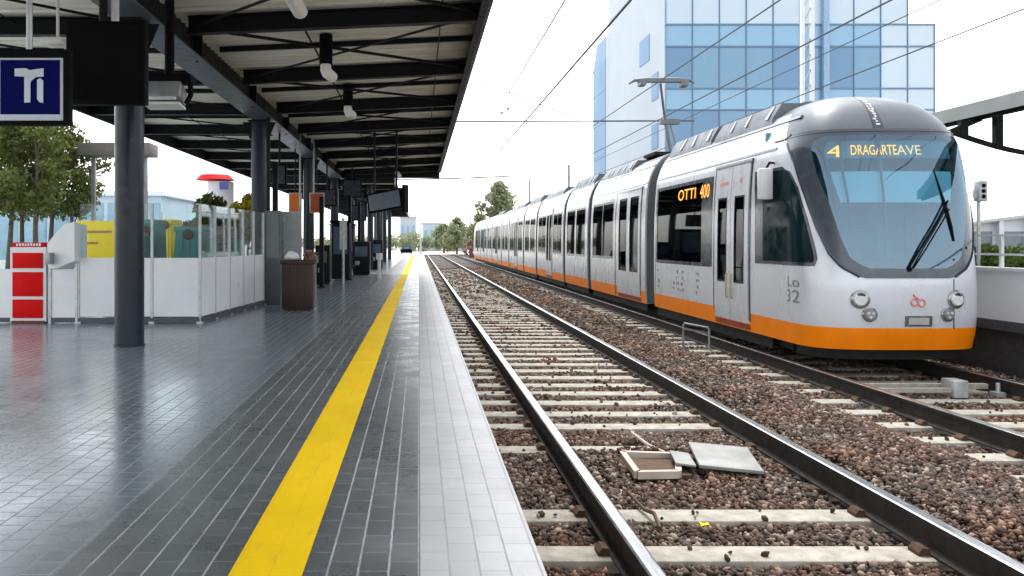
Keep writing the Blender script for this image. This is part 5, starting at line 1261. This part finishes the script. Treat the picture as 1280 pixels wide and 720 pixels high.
lwire(xh/(hz+.06-EYE), hz+.06-EYE, 'contact wire touching the pantograph above the tram', r=.014)
lwire(1.94, 4.2, 'strong dark wire crossing in front of the lattice mast and tower', 4, 60, .017)
lwire(2.14, 4.3, 'thin wire between the two stronger wires at the upper right', 4, 60, .011)
lwire(2.58, 4.1, 'dark wire nearest the right canopy, lowest at the right edge', 4, 60, .015)
Yc = 33.0
wire(at(560, 152, Yc), at(868, 151, Yc), 'horizontal cross wire spanning from the canopy to the tram pantograph', .032)
wire(at(592, 98, Yc), at(724, 150, Yc), 'diagonal stay wire dropping from the canopy to the cross wire', .022)
wire(at(440, 224, 60), at(640, 220, 60), 'far cross wire just past the end of the first canopy', .05, .1)
wire(at(680, 150, 44), at(742, 90, 44), 'short slanting wire in front of the blue glass strip', .022)
for k, (px, py) in enumerate(((627, 141), (635, 136))):
    c = at(px, py, Yc); b = MB(); b.tube([c-Vector((.05, 0, .05)), c+Vector((.05, 0, .05))], .05, 8); o = b.build('insulator', m_grey); tag(o, ['small dark insulator hanging lower left in the wires beside the canopy', 'small dark insulator slightly above the other beside the canopy'][k], 'insulator')

# ================================================================== far end
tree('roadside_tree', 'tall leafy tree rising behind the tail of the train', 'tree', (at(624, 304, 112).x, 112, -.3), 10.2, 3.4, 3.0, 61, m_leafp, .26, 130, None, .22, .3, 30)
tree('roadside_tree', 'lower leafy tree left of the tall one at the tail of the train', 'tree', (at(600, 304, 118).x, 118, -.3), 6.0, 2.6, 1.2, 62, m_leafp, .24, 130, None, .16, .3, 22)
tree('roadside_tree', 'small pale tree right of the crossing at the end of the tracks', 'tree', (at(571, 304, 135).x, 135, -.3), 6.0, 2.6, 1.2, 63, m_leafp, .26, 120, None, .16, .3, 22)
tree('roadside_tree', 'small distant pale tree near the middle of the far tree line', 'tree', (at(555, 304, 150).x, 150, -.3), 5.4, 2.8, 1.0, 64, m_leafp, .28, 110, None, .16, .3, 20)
tree('russet_bush', 'reddish brown bush at the very end of the train', 'bush', (at(588, 304, 108).x, 108, -.3), 2.4, 1.0, .3, 65, m_leafr, .16, 300, None, .08, .1, 14)
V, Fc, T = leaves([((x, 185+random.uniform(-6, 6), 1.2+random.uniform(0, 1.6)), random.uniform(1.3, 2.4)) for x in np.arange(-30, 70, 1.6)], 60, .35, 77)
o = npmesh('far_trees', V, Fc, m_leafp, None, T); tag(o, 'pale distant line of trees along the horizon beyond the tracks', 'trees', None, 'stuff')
for i, (px0, px1, pt, Y, lab) in enumerate(((500, 520, 272, 190, 'pale distant block left of the far mast'), (528, 552, 280, 210, 'pale distant low block beyond the crossing'), (556, 583, 286, 200, 'pale distant house behind the small trees'))):
    a = at(px0, pt, Y); c = at(px1, 304, Y); t = thing('distant_building', lab, 'building', ((a.x+c.x)/2, Y, -.3))
    b = MB(); b.box(a.x, c.x, Y, Y+8, -.3, a.z); b.build('wall', m_bwhite, t)
    b = MB(); b.box(a.x-.2, c.x+.2, Y-.2, Y+8.2, a.z, a.z+.35); b.build('roof', m_lgrey, t)
    for k in range(3):
        x = a.x+(c.x-a.x)*(k+.3)/3; b = MB(); b.box(x, x+(c.x-a.x)*.14, Y-.05, Y+.05, a.z*.45, a.z*.75); b.build('window', m_bglass2, t)
cr = thing('parked_car', 'small dark car far ahead beyond the platform end', 'car', (at(508, 304, 140).x, 140, -.3))
x = cr.location.x; b = MB(); b.prism([(x-1.0, .0), (x+1.0, .0), (x+1.0, .55), (x+.75, .65), (x+.6, 1.15), (x-.6, 1.15), (x-.75, .65), (x-1.0, .55)], 1, 140, 144); b.build('body', m_black, cr)
for s in (-.8, .8): b = MB(); b.tube([(x+s-.1, 140.6, 0.02), (x+s+.1, 140.6, .02)], .32, 14); b.build('wheel', m_rubber, cr)
b = MB(); b.box(x-.55, x+.55, 139.97, 140.0, .7, 1.08); b.build('rear_window', m_bglass, cr)

# ================================================================== light, sky, camera
w = bpy.data.worlds.new('World'); scene.world = w; w.use_nodes = True; nt = w.node_tree
bgn = nt.nodes['Background']; sky = nt.nodes.new('ShaderNodeTexSky'); sky.sky_type = 'NISHITA'; sky.sun_disc = False
SE, SA = R(62), R(8)
sky.sun_elevation = SE; sky.sun_rotation = SA; sky.air_density = 1.; sky.dust_density = 1.6; sky.ozone_density = 1.; sky.altitude = 20
hs = nt.nodes.new('ShaderNodeHueSaturation'); hs.inputs['Saturation'].default_value = .22
nt.links.new(sky.outputs[0], hs.inputs['Color']); nt.links.new(hs.outputs[0], bgn.inputs['Color']); bgn.inputs['Strength'].default_value = .15
sd = bpy.data.lights.new('sun', 'SUN'); sd.energy = .8; sd.angle = R(18); sd.color = (1, .965, .92); so = bpy.data.objects.new('sun', sd); col.objects.link(so)
dirv = Vector((math.sin(SA)*math.cos(SE), math.cos(SA)*math.cos(SE), math.sin(SE)))
so.rotation_euler = dirv.to_track_quat('Z', 'Y').to_euler(); so.location = dirv*60

cd = bpy.data.cameras.new('camera'); cam = bpy.data.objects.new('camera', cd); col.objects.link(cam)
cam.location = (0, 0, EYE); cam.rotation_euler = (R(90), 0, 0)
cd.sensor_width = 36; cd.sensor_fit = 'HORIZONTAL'; cd.lens = 36*F/1280; cd.shift_x = (640-VX)/1280; cd.shift_y = (VY-360)/1280
cd.clip_start = .05; cd.clip_end = 3000
scene.camera = cam
vs = scene.view_settings; vs.view_transform = 'Standard'; vs.look = 'None'; vs.gamma = 1; vs.exposure = 1.7; vs.use_curve_mapping = False
for o in bpy.data.objects:
    if '_o' in o: del o['_o']
